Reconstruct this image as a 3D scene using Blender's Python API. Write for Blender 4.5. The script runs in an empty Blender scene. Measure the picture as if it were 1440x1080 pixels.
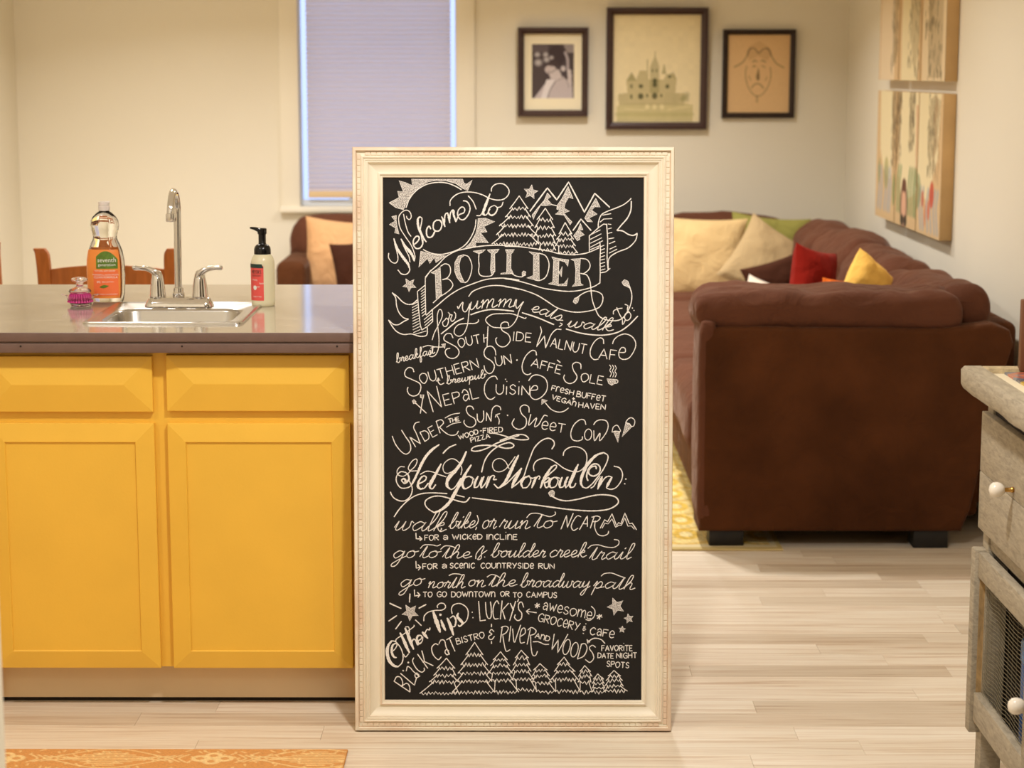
import bpy, bmesh, math, random
import numpy as np
from mathutils import Vector, Matrix, Euler, noise
random.seed(7)
R = math.radians
SC = bpy.context.scene
COL = SC.collection

# ------------------------------------------------------------------ camera
F = 2770.0; H = 1.5
PIT = math.atan(440 / F); YAW = math.atan(10 * math.cos(PIT) / F)
cam = bpy.data.objects.new('camera', bpy.data.cameras.new('camera'))
COL.objects.link(cam)
cam.location = (0, 0, H)
cam.rotation_euler = (R(90) - PIT, 0, YAW)
cam.data.sensor_width = 36.0
cam.data.lens = 36.0 * F / 1440
cam.data.clip_start = 0.05; cam.data.clip_end = 100
cam.data.dof.use_dof = True
cam.data.dof.focus_distance = 4.45
cam.data.dof.aperture_fstop = 5.0
SC.camera = cam

# ------------------------------------------------------------------ world, lights, exposure
world = bpy.data.worlds.new('dusk_sky'); SC.world = world
world.use_nodes = True
bg = world.node_tree.nodes['Background']
bg.inputs[0].default_value = (0.31, 0.39, 0.62, 1)
bg.inputs[1].default_value = 2.4
SC.view_settings.view_transform = 'Standard'
SC.view_settings.look = 'None'
SC.view_settings.gamma = 1.0
SC.view_settings.use_curve_mapping = False
SC.view_settings.exposure = 0.0
CEIL = 2.5
LS = 0.42
def lamp(name, x, y, power, col=(1.0, 0.985, 0.97), r=0.07, z=CEIL - 0.03, spread=None, direct=0):
    d = bpy.data.lights.new(name, 'AREA'); d.shape = 'DISK'; d.size = 2 * r
    d.energy = power * LS; d.color = col
    if spread: d.spread = R(spread)
    o = bpy.data.objects.new(name, d); COL.objects.link(o); o.location = (x, y, z)
    return o
lamp('kitchen_downlight_or_fill', 0.10, 3.14, 95)
lamp('kitchen_downlight_or_fill', -1.7, 3.25, 28)
lamp('kitchen_downlight_or_fill', 0.15, 1.2, 20)  # added fill for the front of the kitchen, no known lamp
lamp('kitchen_downlight_or_fill', -0.9, 0.2, 18, r=0.3)  # wide fill light added near the camera, not a known fixture
lamp('living_downlight', 0.22, 6.9, 62, spread=140)
lamp('living_downlight', 0.30, 8.75, 56, spread=128, r=.05)
lamp('living_downlight', -1.35, 8.3, 84, spread=135)
lamp('living_downlight', -1.35, 6.4, 36)

# ------------------------------------------------------------------ pixel -> place helpers (1440 x 1080 frame)
_fw = Vector((-math.sin(YAW) * math.cos(PIT), math.cos(YAW) * math.cos(PIT), -math.sin(PIT)))
_rt = Vector((math.cos(YAW), math.sin(YAW), 0))
_up = Vector((-math.sin(YAW) * math.sin(PIT), math.cos(YAW) * math.sin(PIT), math.cos(PIT)))
CP = Vector((0, 0, H))
def ray(x, y): return _fw + _rt * ((x - 720) / F) + _up * ((540 - y) / F)
def oY(x, y, Y): r = ray(x, y); return CP + r * (Y / r.y)
def oZ(x, y, Z): r = ray(x, y); return CP + r * ((Z - H) / r.z)
def oX(x, y, X): r = ray(x, y); return CP + r * (X / r.x)

# ------------------------------------------------------------------ materials
def lin(c):
    return tuple(((v / 255) / 12.92 if v / 255 <= 0.04045 else ((v / 255 + 0.055) / 1.055) ** 2.4) for v in c)
class N:
    def __init__(s, m): s.t = m.node_tree; s.n = s.t.nodes
    def a(s, typ, **k):
        n = s.n.new(typ)
        for key, v in k.items():
            if key == 'inp':
                for i, val in v.items(): n.inputs[i].default_value = val
            else: setattr(n, key, v)
        return n
    def l(s, a, b): s.t.links.new(a, b)
    def ramp(s, stops, interp='LINEAR'):
        n = s.a('ShaderNodeValToRGB'); cr = n.color_ramp; cr.interpolation = interp
        while len(cr.elements) < len(stops): cr.elements.new(0.5)
        for e, (p, c) in zip(cr.elements, stops):
            e.position = p; e.color = (*c, 1) if len(c) == 3 else c
        return n
def mat(name, rgb, rough=0.5, metal=0.0, vary=0.0, vscale=8.0, bump=0.0, bscale=60.0, stretch=(1, 1, 1), coat=0.0,
        sheen=0.0, trans=0.0, ior=1.45, spec=0.5, sub=0.0):
    m = bpy.data.materials.new(name); m.use_nodes = True; g = N(m)
    b = g.n['Principled BSDF']
    c = lin(rgb)
    b.inputs['Base Color'].default_value = (*c, 1); b.inputs['Roughness'].default_value = rough
    b.inputs['Metallic'].default_value = metal; b.inputs['IOR'].default_value = ior
    b.inputs['Coat Weight'].default_value = coat; b.inputs['Transmission Weight'].default_value = trans
    b.inputs['Specular IOR Level'].default_value = spec
    if sheen: b.inputs['Sheen Weight'].default_value = sheen; b.inputs['Sheen Roughness'].default_value = 0.4
    if sub: b.inputs['Subsurface Weight'].default_value = sub; b.inputs['Subsurface Radius'].default_value = (.02, .015, .01)
    if vary or bump:
        tc = g.a('ShaderNodeTexCoord'); mp = g.a('ShaderNodeMapping'); mp.inputs['Scale'].default_value = stretch
        g.l(tc.outputs['Object'], mp.inputs['Vector'])
        if vary:
            n = g.a('ShaderNodeTexNoise', inp={'Scale': vscale, 'Detail': 5.0}); g.l(mp.outputs[0], n.inputs['Vector'])
            rp = g.ramp([(0.3, tuple(v * (1 - vary) for v in c)), (0.7, tuple(min(1, v * (1 + vary)) for v in c))])
            g.l(n.outputs['Fac'], rp.inputs[0]); g.l(rp.outputs[0], b.inputs['Base Color'])
        if bump:
            n2 = g.a('ShaderNodeTexNoise', inp={'Scale': bscale, 'Detail': 4.0}); g.l(mp.outputs[0], n2.inputs['Vector'])
            bp = g.a('ShaderNodeBump', inp={'Strength': bump, 'Distance': 0.002}); g.l(n2.outputs['Fac'], bp.inputs['Height'])
            g.l(bp.outputs[0], b.inputs['Normal'])
    return m
def art_mat(name, rough=0.7, bump=0.0):
    m = bpy.data.materials.new(name); m.use_nodes = True; g = N(m); b = g.n['Principled BSDF']
    a = g.a('ShaderNodeVertexColor'); a.layer_name = 'Col'
    g.l(a.outputs[0], b.inputs['Base Color']); b.inputs['Roughness'].default_value = rough
    return m

# ------------------------------------------------------------------ objects
ORG = {}
def tag(o, label=None, cat=None, group=None, kind=None):
    if label: o['label'] = label
    if cat: o['category'] = cat
    if group: o['group'] = group
    if kind: o['kind'] = kind
    return o
def thing(name, loc, label, cat, group=None, rot=(0, 0, 0)):
    o = bpy.data.objects.new(name, None); COL.objects.link(o); o.location = loc; o.rotation_euler = rot
    o.empty_display_size = 0.1
    ORG[o] = Vector(loc)
    return tag(o, label, cat, group)
class MB:
    def __init__(s): s.v = []; s.f = []
    def add(s, vs, fs):
        k = len(s.v); s.v += [tuple(v) for v in vs]; s.f += [tuple(i + k for i in f) for f in fs]; return s
    def box(s, x0, x1, y0, y1, z0, z1):
        return s.add([(x0, y0, z0), (x1, y0, z0), (x1, y1, z0), (x0, y1, z0), (x0, y0, z1), (x1, y0, z1), (x1, y1, z1), (x0, y1, z1)],
                     [(3, 2, 1, 0), (4, 5, 6, 7), (0, 1, 5, 4), (1, 2, 6, 5), (2, 3, 7, 6), (3, 0, 4, 7)])
    def bbox(s, x0, x1, y0, y1, z0, z1, b=0.003, seg=2):
        bm = bmesh.new(); bmesh.ops.create_cube(bm, size=1)
        for v in bm.verts:
            v.co = ((x0 + x1) / 2 + v.co.x * (x1 - x0), (y0 + y1) / 2 + v.co.y * (y1 - y0), (z0 + z1) / 2 + v.co.z * (z1 - z0))
        bmesh.ops.bevel(bm, geom=bm.edges[:], offset=b, segments=seg, profile=0.5, affect='EDGES')
        return s.bm(bm)
    def bm(s, bm, M=None):
        bm.verts.index_update()
        vs = [(M @ v.co) if M else v.co.copy() for v in bm.verts]
        s.add(vs, [[v.index for v in f.verts] for f in bm.faces]); bm.free(); return s
    def loops(s, L, cap0=True, cap1=True, closed=True):
        n = len(L[0]); k = len(s.v)
        for l in L: s.v += [tuple(p) for p in l]
        for i in range(len(L) - 1):
            for j in range(n if closed else n - 1):
                a = k + i * n + j; b = k + i * n + (j + 1) % n
                s.f.append((a, b, b + n, a + n))
        if cap0: s.f.append(tuple(k + j for j in range(n))[::-1])
        if cap1: s.f.append(tuple(k + (len(L) - 1) * n + j for j in range(n)))
        return s
    def lathe(s, prof, c=(0, 0, 0), n=32, sy=1.0, M=None, sx=1.0):
        L = []
        for r, z in prof:
            ring = [Vector((c[0] + sx * r * math.cos(2 * math.pi * j / n), c[1] + sy * r * math.sin(2 * math.pi * j / n), c[2] + z)) for j in range(n)]
            L.append([M @ p for p in ring] if M else ring)
        return s.loops(L, prof[0][0] > 1e-6 or True, True)
    def tube(s, pts, rad, n=14, sm=0, flat=1.0):
        pts = [Vector(p) for p in pts]
        if not hasattr(rad, '__len__'): rad = [rad] * len(pts)
        if sm:
            P = cr([tuple(p) + (r,) for p, r in zip(pts, rad)], sm); pts = [Vector(p[:3]) for p in P]; rad = [p[3] for p in P]
        L = []; up = None
        for i, p in enumerate(pts):
            t = (pts[min(i + 1, len(pts) - 1)] - pts[max(i - 1, 0)]).normalized()
            if up is None:
                up = Vector((0, 0, 1)) if abs(t.z) < 0.9 else Vector((1, 0, 0))
            a = t.cross(up).normalized(); b = a.cross(t).normalized(); up = b
            L.append([p + a * (rad[i] * math.cos(2 * math.pi * j / n)) + b * (rad[i] * flat * math.sin(2 * math.pi * j / n)) for j in range(n)])
        return s.loops(L)
    def grid(s, fn, nu, nv):
        k = len(s.v)
        for i in range(nu + 1):
            for j in range(nv + 1): s.v.append(tuple(fn(i / nu, j / nv)))
        for i in range(nu):
            for j in range(nv):
                a = k + i * (nv + 1) + j; s.f.append((a, a + nv + 1, a + nv + 2, a + 1))
        return s
    def prism(s, poly, fn0, fn1):
        n = len(poly); k = len(s.v)
        s.v += [tuple(fn0(p)) for p in poly] + [tuple(fn1(p)) for p in poly]
        s.f.append(tuple(k + j for j in range(n))[::-1]); s.f.append(tuple(k + n + j for j in range(n)))
        for j in range(n):
            b = (j + 1) % n; s.f.append((k + j, k + b, k + n + b, k + n + j))
        return s
    def mesh(s, name, m, off=Vector((0, 0, 0)), smooth=35, fix=True):
        me = bpy.data.meshes.new(name)
        me.from_pydata([(v[0] - off[0], v[1] - off[1], v[2] - off[2]) for v in s.v], [], s.f)
        if fix:
            bm = bmesh.new(); bm.from_mesh(me); bmesh.ops.recalc_face_normals(bm, faces=bm.faces[:]); bm.to_mesh(me); bm.free()
        if m: me.materials.append(m)
        if smooth:
            me.shade_smooth(); me.set_sharp_from_angle(angle=R(smooth))
        me.update(); return me
    def build(s, name, m, parent=None, label=None, local=False, smooth=35, fix=True, kind=None, cat=None, group=None, org=None):
        off = Vector((0, 0, 0))
        if parent is not None and not local: off = ORG[parent]
        if parent is None and org is not None: off = Vector(org)
        o = bpy.data.objects.new(name, s.mesh(name, m, off, smooth, fix)); COL.objects.link(o)
        if parent is not None: o.parent = parent; ORG[o] = ORG[parent]
        else: o.location = off; ORG[o] = off
        return tag(o, label, cat, group, kind)
def cr(P, k):
    """Catmull-Rom through P, k samples a span."""
    if len(P) < 3: return [tuple(p) for p in P]
    P = [np.array(p, float) for p in P]; out = []
    Q = [2 * P[0] - P[1]] + P + [2 * P[-1] - P[-2]]
    for i in range(1, len(Q) - 2):
        a, b, c, d = Q[i - 1], Q[i], Q[i + 1], Q[i + 2]
        for j in range(k):
            t = j / k
            out.append(tuple(0.5 * (2 * b + (c - a) * t + (2 * a - 5 * b + 4 * c - d) * t * t + (3 * b - a - 3 * c + d) * t ** 3)))
    out.append(tuple(P[-1])); return out
def soft(c, size, r, bulge=(0, 0, 0), nz=0.0, nf=5.0, seed=0, n=16, fn=None):
    """cushion-like rounded box as an MB piece"""
    hx, hy, hz = [x / 2 for x in size]; c = Vector(c)
    bm = bmesh.new(); bmesh.ops.create_cube(bm, size=2)
    bmesh.ops.subdivide_edges(bm, edges=bm.edges[:], cuts=n, use_grid_fill=True)
    for v in bm.verts:
        p = v.co.copy()
        q = Vector((math.copysign(abs(p.x) ** 0.8, p.x) * hx, math.copysign(abs(p.y) ** 0.8, p.y) * hy, math.copysign(abs(p.z) ** 0.8, p.z) * hz))
        inn = Vector((max(-hx + r, min(hx - r, q.x)), max(-hy + r, min(hy - r, q.y)), max(-hz + r, min(hz - r, q.z))))
        d = q - inn
        nn = d.normalized() if d.length > 1e-6 else Vector((0, 0, 1))
        w = inn + nn * r if d.length > 1e-9 else q
        w.x += math.copysign(bulge[0] * (1 - p.y ** 2) * (1 - p.z ** 2) * abs(p.x) ** 2, p.x)
        w.y += math.copysign(bulge[1] * (1 - p.x ** 2) * (1 - p.z ** 2) * abs(p.y) ** 2, p.y)
        w.z += math.copysign(bulge[2] * (1 - p.x ** 2) * (1 - p.y ** 2) * abs(p.z) ** 2, p.z)
        if nz:
            k = noise.noise(w * nf + Vector((seed * 3.1, seed * 1.7, 0))) + 0.5 * noise.noise(w * nf * 2.3 + Vector((0, seed * 2.2, 5)))
            w += nn * nz * k
        if fn: w = fn(w)
        v.co = w + c
    m = MB(); m.bm(bm); return m
# ------------------------------------------------------------------ room shell
M_wall = mat('wall_paint', (233, 225, 205), 0.85, bump=0.25, bscale=260)
M_ceil = mat('ceiling_paint', (248, 247, 243), 0.9)
M_trim = mat('trim_paint', (240, 232, 212), 0.5)
YB = 10.09; XR = 1.66; XL = -2.55; YF = -1.2
def struct(name, mb, m, **k): return mb.build(name, m, kind='structure', **k)
WX0 = oY(420, 200, YB).x; WX1 = oY(643, 200, YB).x; WZ0 = 0.817; WZ1 = 2.15
b = MB()
b.box(XL - .1, WX0, YB, YB + .14, 0, CEIL); b.box(WX1, XR + .1, YB, YB + .14, 0, CEIL)
b.box(WX0, WX1, YB, YB + .14, 0, WZ0); b.box(WX0, WX1, YB, YB + .14, WZ1, CEIL)
struct('wall_back', b, M_wall)
struct('wall_right', MB().box(XR, XR + .1, YF, YB, 0, CEIL), M_wall)
struct('wall_left', MB().box(XL - .1, XL, YF, YB, 0, CEIL), M_wall)
struct('wall_front', MB().box(XL - .1, XR + .1, YF - .1, YF, 0, CEIL), mat('kitchen_back_wall', (128, 112, 94), .7))
struct('wall_near', MB().bbox(XL, -0.696, 2.43, 2.56, 0, CEIL, .004), M_wall)
struct('ceiling', MB().box(XL - .1, XR + .1, YF - .1, YB + .14, CEIL, CEIL + .1), M_ceil)
struct('baseboard_right', MB().bbox(XR - .014, XR, YF, YB, 0, .09), M_trim)
struct('baseboard_back', MB().bbox(XL, XR - .014, YB - .014, YB, 0, .09), M_trim)

# floor: sub floor with single planks laid on it
def plank_mat():
    m = bpy.data.materials.new('plank_laminate'); m.use_nodes = True; g = N(m); b = g.n['Principled BSDF']
    ge = g.a('ShaderNodeNewGeometry'); oi = g.a('ShaderNodeAttribute'); oi.attribute_name = 'seed'
    cx = g.a('ShaderNodeCombineXYZ'); g.l(oi.outputs['Fac'], cx.inputs[0]); g.l(oi.outputs['Fac'], cx.inputs[2])
    va = g.a('ShaderNodeVectorMath', operation='ADD'); g.l(ge.outputs['Position'], va.inputs[0]); g.l(cx.outputs[0], va.inputs[1])
    mp = g.a('ShaderNodeMapping'); mp.inputs['Scale'].default_value = (1.3, 34, 1); g.l(va.outputs[0], mp.inputs[0])
    n1 = g.a('ShaderNodeTexNoise', inp={'Scale': 1.6, 'Detail': 7.0, 'Roughness': 0.62, 'Distortion': 0.6}); g.l(mp.outputs[0], n1.inputs['Vector'])
    rp = g.ramp([(0.28, lin((206, 178, 148))), (0.45, lin((232, 214, 190))), (0.6, lin((242, 229, 208))), (0.78, lin((248, 240, 224)))])
    g.l(n1.outputs['Fac'], rp.inputs[0])
    wn = g.a('ShaderNodeTexWhiteNoise', noise_dimensions='1D'); g.l(oi.outputs['Fac'], wn.inputs['W'])
    r2 = g.ramp([(0, (0.70, 0.64, 0.57)), (0.3, (0.88, 0.85, 0.81)), (0.6, (0.97, 0.96, 0.94)), (1, (1, 1, 1))]); g.l(wn.outputs['Value'], r2.inputs[0])
    mx = g.a('ShaderNodeMix', data_type='RGBA', blend_type='MULTIPLY'); mx.inputs[0].default_value = 0.85
    g.l(rp.outputs[0], mx.inputs[6]); g.l(r2.outputs[0], mx.inputs[7])
    g.l(mx.outputs[2], b.inputs['Base Color']); b.inputs['Roughness'].default_value = 0.42
    bp = g.a('ShaderNodeBump', inp={'Strength': 0.15, 'Distance': 0.001}); g.l(n1.outputs['Fac'], bp.inputs['Height']); g.l(bp.outputs[0], b.inputs['Normal'])
    return m
M_plank = plank_mat()
M_joint = mat('plank_joint', (150, 118, 88), 0.8)
floor = struct('floor', MB().box(XL - .1, XR + .1, YF - .1, YB + .14, -.08, -.003), M_joint)
PW = 0.0952; PH0 = 4.195 - PW * 56
rows = int((YB - PH0) / PW) + 2
joints = {}
for (jx, jy) in [(1308, 838), (1318, 854), (1323, 870), (1302, 899), (1151, 913), (1245, 928), (1332, 941), (1061, 993), (1119, 1031), (1212, 1051), (1056, 1066),
                 (195, 1010), (307, 993), (277, 1046), (455, 1025), (970, 940), (1070, 845), (1156, 829), (1240, 815)]:
    p = oZ(jx, jy, 0); joints.setdefault(int((p.y - PH0) / PW), []).append(p.x)
stuffp = MB(); seeds = []
rnd = random.Random(3)
def seed_attr(me, vals):
    a = me.attributes.new('seed', 'FLOAT', 'FACE'); a.data.foreach_set('value', vals)
for r in range(rows):
    y0 = PH0 + r * PW; y1 = y0 + PW
    if y1 < YF or y0 > YB: continue
    xs = list(joints.get(r, []))
    if xs:
        x = min(xs) - rnd.uniform(.75, 1.2)
        while x > XL: xs.append(x); x -= rnd.uniform(.7, 1.25)
        x = max(xs) + rnd.uniform(.75, 1.2)
        while x < XR: xs.append(x); x += rnd.uniform(.7, 1.25)
    else:
        x = XL + rnd.uniform(.2, 1.2)
        while x < XR: xs.append(x); x += rnd.uniform(.7, 1.25)
    xs = [XL] + sorted(v for v in xs if XL + .1 < v < XR - .1) + [XR]
    for a, c in zip(xs[:-1], xs[1:]):
        sd = rnd.uniform(0, 50)
        g = 0.0002; ch = 0.0006
        m = MB(); X0, X1, Y0, Y1 = a + g, c - g, max(y0, YF) + g, min(y1, YB) - g
        if Y1 - Y0 < .01: continue
        m.loops([[(X0, Y0, -.003), (X1, Y0, -.003), (X1, Y1, -.003), (X0, Y1, -.003)], [(X0, Y0, -ch), (X1, Y0, -ch), (X1, Y1, -ch), (X0, Y1, -ch)],
                 [(X0 + ch, Y0 + ch, 0), (X1 - ch, Y0 + ch, 0), (X1 - ch, Y1 - ch, 0), (X0 + ch, Y1 - ch, 0)]], False, True)
        if 3.9 < y0 < 6.6:
            o = m.build('plank', M_plank, floor, smooth=0, fix=False); seed_attr(o.data, [sd] * len(o.data.polygons))
        else:
            stuffp.add(m.v, m.f); seeds += [sd] * len(m.f)
o = stuffp.build('planks', M_plank, floor, smooth=0, fix=False, kind='stuff'); seed_attr(o.data, seeds)

# window in the back wall
M_vinyl = mat('window_vinyl', (225, 230, 238), 0.35)
M_glass = mat('pane_glass', (255, 255, 255), 0.0, trans=1.0, ior=1.1)
win = thing('window_1', ((WX0 + WX1) / 2, YB, WZ0), None, None); win['kind'] = 'structure'
cw = 0.095
cas = MB()
cas.bbox(WX0 - cw + .004, WX0 + .004, YB - .018, YB, WZ0 - .02, WZ1 + cw, .004); cas.bbox(WX1 - .004, WX1 + cw - .004, YB - .018, YB, WZ0 - .02, WZ1 + cw, .004)
cas.bbox(WX0 + .004, WX1 - .004, YB - .018, YB, WZ1, WZ1 + cw, .004)
cas.build('window_casing', M_trim, win)
MB().bbox(WX0 - cw - .002, WX1 + cw + .002, YB - .045, YB + .02, WZ0 - .03, WZ0, .006).build('window_sill', M_trim, win)
fr = MB(); t = .010
ya, yb2 = YB + .05, YB + .11
fr.bbox(WX0, WX0 + t, ya, yb2, WZ0, WZ1, .003); fr.bbox(WX1 - t, WX1, ya, yb2, WZ0, WZ1, .003)
fr.bbox(WX0 + t, WX1 - t, ya, yb2, WZ0, WZ0 + .03, .003); fr.bbox(WX0 + t, WX1 - t, ya, yb2, WZ1 - t, WZ1, .003)
fo = fr.build('window_frame', M_vinyl, win)
MB().box(WX0 + t, WX1 - t, YB + .078, YB + .082, WZ0 + .03, WZ1 - t).build('pane', M_glass, fo)
MB().bbox(WX0 + .25, WX0 + .30, YB + .03, YB + .055, WZ0 + .025, WZ0 + .04, .003).build('sash_latch', M_vinyl, fo)
# cellular shade
ms = bpy.data.materials.new('shade_fabric'); ms.use_nodes = True; g = N(ms); b = g.n['Principled BSDF']
b.inputs['Base Color'].default_value = (*lin((240, 225, 205)), 1); b.inputs['Roughness'].default_value = .9
tr = g.a('ShaderNodeBsdfTranslucent'); tr.inputs[0].default_value = (*lin((246, 238, 234)), 1)
mix = g.a('ShaderNodeMixShader'); mix.inputs[0].default_value = 0.78
g.l(b.outputs[0], mix.inputs[1]); g.l(tr.outputs[0], mix.inputs[2]); g.l(mix.outputs[0], g.n['Material Output'].inputs[0])
SX0 = oY(432, 150, YB + .03).x; SX1 = oY(634, 150, YB + .03).x
zb = oY(500, 278, YB + .03).z; zt = WZ1 - .03
shade = thing('window_shade', ((SX0 + SX1) / 2, YB + .03, zb), 'pleated cellular window shade drawn nearly down over the blue dusk window', 'window shade')
pl = MB(); nz_ = int((zt - zb - .035) / .0235)
z0s = zb + .032
pl.grid(lambda u, v: (SX0 + (SX1 - SX0) * v, YB + (.014 if round(u * nz_ * 2) % 2 else .040), z0s + (zt - z0s) * u), nz_ * 2, 1)
pl.build('pleated_fabric', ms, shade, smooth=0, fix=False)
MB().bbox(SX0, SX1, YB + .018, YB + .04, zb, z0s + .002, .003).build('bottom_rail', mat('shade_rail', (226, 196, 150), .6), shade, label='tan fabric bottom rail of the shade')
MB().bbox(SX0, SX1, YB + .01, YB + .045, zt, zt + .03, .003).build('head_rail', M_trim, shade)
# ------------------------------------------------------------------ chalkboard
def frame_mat():
    m = bpy.data.materials.new('cream_worn_wood'); m.use_nodes = True; g = N(m); b = g.n['Principled BSDF']
    tc = g.a('ShaderNodeTexCoord')
    n1 = g.a('ShaderNodeTexNoise', inp={'Scale': 9.0, 'Detail': 8.0}); g.l(tc.outputs['Object'], n1.inputs['Vector'])
    n2 = g.a('ShaderNodeTexNoise', inp={'Scale': 2.5, 'Detail': 3.0}); g.l(tc.outputs['Object'], n2.inputs['Vector'])
    base = g.ramp([(.3, lin((234, 220, 192))), (.7, lin((244, 233, 210)))]); g.l(n2.outputs['Fac'], base.inputs[0])
    geo = g.a('ShaderNodeNewGeometry')
    pt = g.ramp([(.53, (0, 0, 0)), (.60, (1, 1, 1))]); g.l(geo.outputs['Pointiness'], pt.inputs[0])
    nm = g.ramp([(.42, (0, 0, 0)), (.6, (1, 1, 1))]); g.l(n1.outputs['Fac'], nm.inputs[0])
    mu = g.a('ShaderNodeMath', operation='MULTIPLY'); g.l(pt.outputs[0], mu.inputs[0]); g.l(nm.outputs[0], mu.inputs[1])
    mu2 = g.a('ShaderNodeMath', operation='MULTIPLY'); g.l(mu.outputs[0], mu2.inputs[0]); mu2.inputs[1].default_value = .4
    mx = g.a('ShaderNodeMix', data_type='RGBA'); g.l(mu2.outputs[0], mx.inputs[0]); g.l(base.outputs[0], mx.inputs[6]); mx.inputs[7].default_value = (*lin((205, 140, 90)), 1)
    g.l(mx.outputs[2], b.inputs['Base Color']); b.inputs['Roughness'].default_value = .5
    bp = g.a('ShaderNodeBump', inp={'Strength': .15, 'Distance': .002}); g.l(n1.outputs['Fac'], bp.inputs['Height']); g.l(bp.outputs[0], b.inputs['Normal'])
    return m
M_frame = frame_mat()
M_glaze = mat('worn_glaze', (196, 140, 92), .6, vary=.25, vscale=20)
def slate_mat():
    m = bpy.data.materials.new('blackboard_paint'); m.use_nodes = True; g = N(m); b = g.n['Principled BSDF']
    tc = g.a('ShaderNodeTexCoord')
    n1 = g.a('ShaderNodeTexNoise', inp={'Scale': 3.2, 'Detail': 8.0, 'Roughness': .7}); g.l(tc.outputs['Object'], n1.inputs['Vector'])
    n3 = g.a('ShaderNodeTexNoise', inp={'Scale': 220.0, 'Detail': 2.0}); g.l(tc.outputs['Object'], n3.inputs['Vector'])
    rp = g.ramp([(.35, lin((24, 20, 16))), (.62, lin((29, 25, 21))), (.76, lin((52, 46, 41)))]); g.l(n1.outputs['Fac'], rp.inputs[0])
    g.l(rp.outputs[0], b.inputs['Base Color']); b.inputs['Roughness'].default_value = .7; b.inputs['Specular IOR Level'].default_value = .3
    bp = g.a('ShaderNodeBump', inp={'Strength': .12, 'Distance': .001}); g.l(n3.outputs['Fac'], bp.inputs['Height']); g.l(bp.outputs[0], b.inputs['Normal'])
    return m
def chalk_mat(name, lo, hi, sc=900.0, dark=(70, 62, 56)):
    m = bpy.data.materials.new(name); m.use_nodes = True; g = N(m); b = g.n['Principled BSDF']
    tc = g.a('ShaderNodeTexCoord')
    n1 = g.a('ShaderNodeTexNoise', inp={'Scale': sc, 'Detail': 3.0, 'Roughness': .6}); g.l(tc.outputs['Object'], n1.inputs['Vector'])
    rp = g.ramp([(lo, lin(dark)), (hi, lin((244, 236, 226)))]); g.l(n1.outputs['Fac'], rp.inputs[0])
    g.l(rp.outputs[0], b.inputs['Base Color']); b.inputs['Roughness'].default_value = .95
    return m
M_chalk = chalk_mat('chalk_line', .30, .48, dark=(110, 102, 94))
M_chalkfill = chalk_mat('chalk_shading', .40, .60, 620, dark=(80, 70, 64))
TH = math.atan2(0.118, 1.329)
BX = -0.013; BY = 4.374; DT = 0.033
board = thing('chalkboard_sign', (BX, BY, 0), 'tall black chalkboard with white chalk lettering in a cream frame, leaning on the counter', 'chalkboard', rot=(-TH, 0, 0))
BM_ = Matrix.Translation((BX, BY, 0)) @ Matrix.Rotation(-TH, 4, 'X'); BI = BM_.inverted()
def bp_(x, y, w):
    c = BI @ CP; d = BI.to_3x3() @ ray(x, y); t = (-w - c.y) / d.y; p = c + d * t
    return p.x, p.z
BW = 0.7262 / 2; BH = 1.334; FWD = 0.068
prof = [(0, 0), (0, .038), (.0015, .044), (.0075, .045), (.0085, .043), (.009, .037), (.0195, .037), (.0203, .0405), (.0225, .0415), (.0245, .0405), (.0255, .0375),
        (.0275, .0390), (.0295, .0385), (.0305, .0365), (.0325, .0375), (.0345, .0365), (.0355, .0335), (.038, .0305), (.046, .0265), (.0555, .0265), (.057, .0265), (.0575, .0295), (.060, .0305),
        (.0618, .0295), (.0625, .0265), (.0655, .0265), (.0672, .0255), (.068, .022), (.068, .010), (.060, 0)]
prof = [(s_, max(0, h_ - .012)) for s_, h_ in prof]
def rail(side):
    # side: 0 bottom, 1 right, 2 top, 3 left ; returns function (s, along 0..1, h) -> local pos
    W, Hh = BW, BH
    def f(s, a, h):
        x0, x1, z0, z1 = -W + s, W - s, s, Hh - s
        if side == 0: return (x0 + (x1 - x0) * a, -h, z0)
        if side == 1: return (x1, -h, z0 + (z1 - z0) * a)
        if side == 2: return (x1 + (x0 - x1) * a, -h, z1)
        return (x0, -h, z1 + (z0 - z1) * a)
    return f
for side in range(4):
    f = rail(side)
    m = MB(); m.loops([[f(s, a, h) for s, h in prof] for a in (0, .25, .5, .75, 1)])
    ro = m.build('frame_rail', M_frame, board, local=True, smooth=30)
    d = MB(); L = (2 * BW if side % 2 == 0 else BH); k = int((L - .03) / .0134)
    for i in range(k):
        a0 = (.015 + i * .0134 + .0005) / L; a1 = (.015 + (i + 1) * .0134 - .0005) / L
        P = lambda s, a, h: Vector(f(0.0, 0, 0))  # placeholder
        s0, s1 = .0102, .0186; H0 = .0245
        def q(s, al, h):
            if side == 0: return (-BW + al * L, -h, s)
            if side == 1: return (BW - s, -h, al * L)
            if side == 2: return (BW - al * L, -h, BH - s)
            return (-BW + s, -h, BH - al * L)
        hh = .0268; e = .0008 / L
        d.loops([[q(s0, a0, H0), q(s1, a0, H0), q(s1, a1, H0), q(s0, a1, H0)], [q(s0, a0, hh - .001), q(s1, a0, hh - .001), q(s1, a1, hh - .001), q(s0, a1, hh - .001)],
                 [q(s0 + .001, a0 + e, hh), q(s1 - .001, a0 + e, hh), q(s1 - .001, a1 - e, hh), q(s0 + .001, a1 - e, hh)]], False, True)
    d.build('dentil_band', M_frame, ro, local=True, smooth=0, kind='stuff')
    gl = MB(); w2 = .0004
    gl.loops([[f(s, a, h) for s, h in ((.0085, .0248), (.0085, .0256), (.0096, .0256), (.0096, .0248))] for a in (0, 1)])
    gl.build('glaze_line', M_glaze, ro, local=True, label='rust coloured worn glaze in the frame groove')
PWB = .0095
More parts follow.
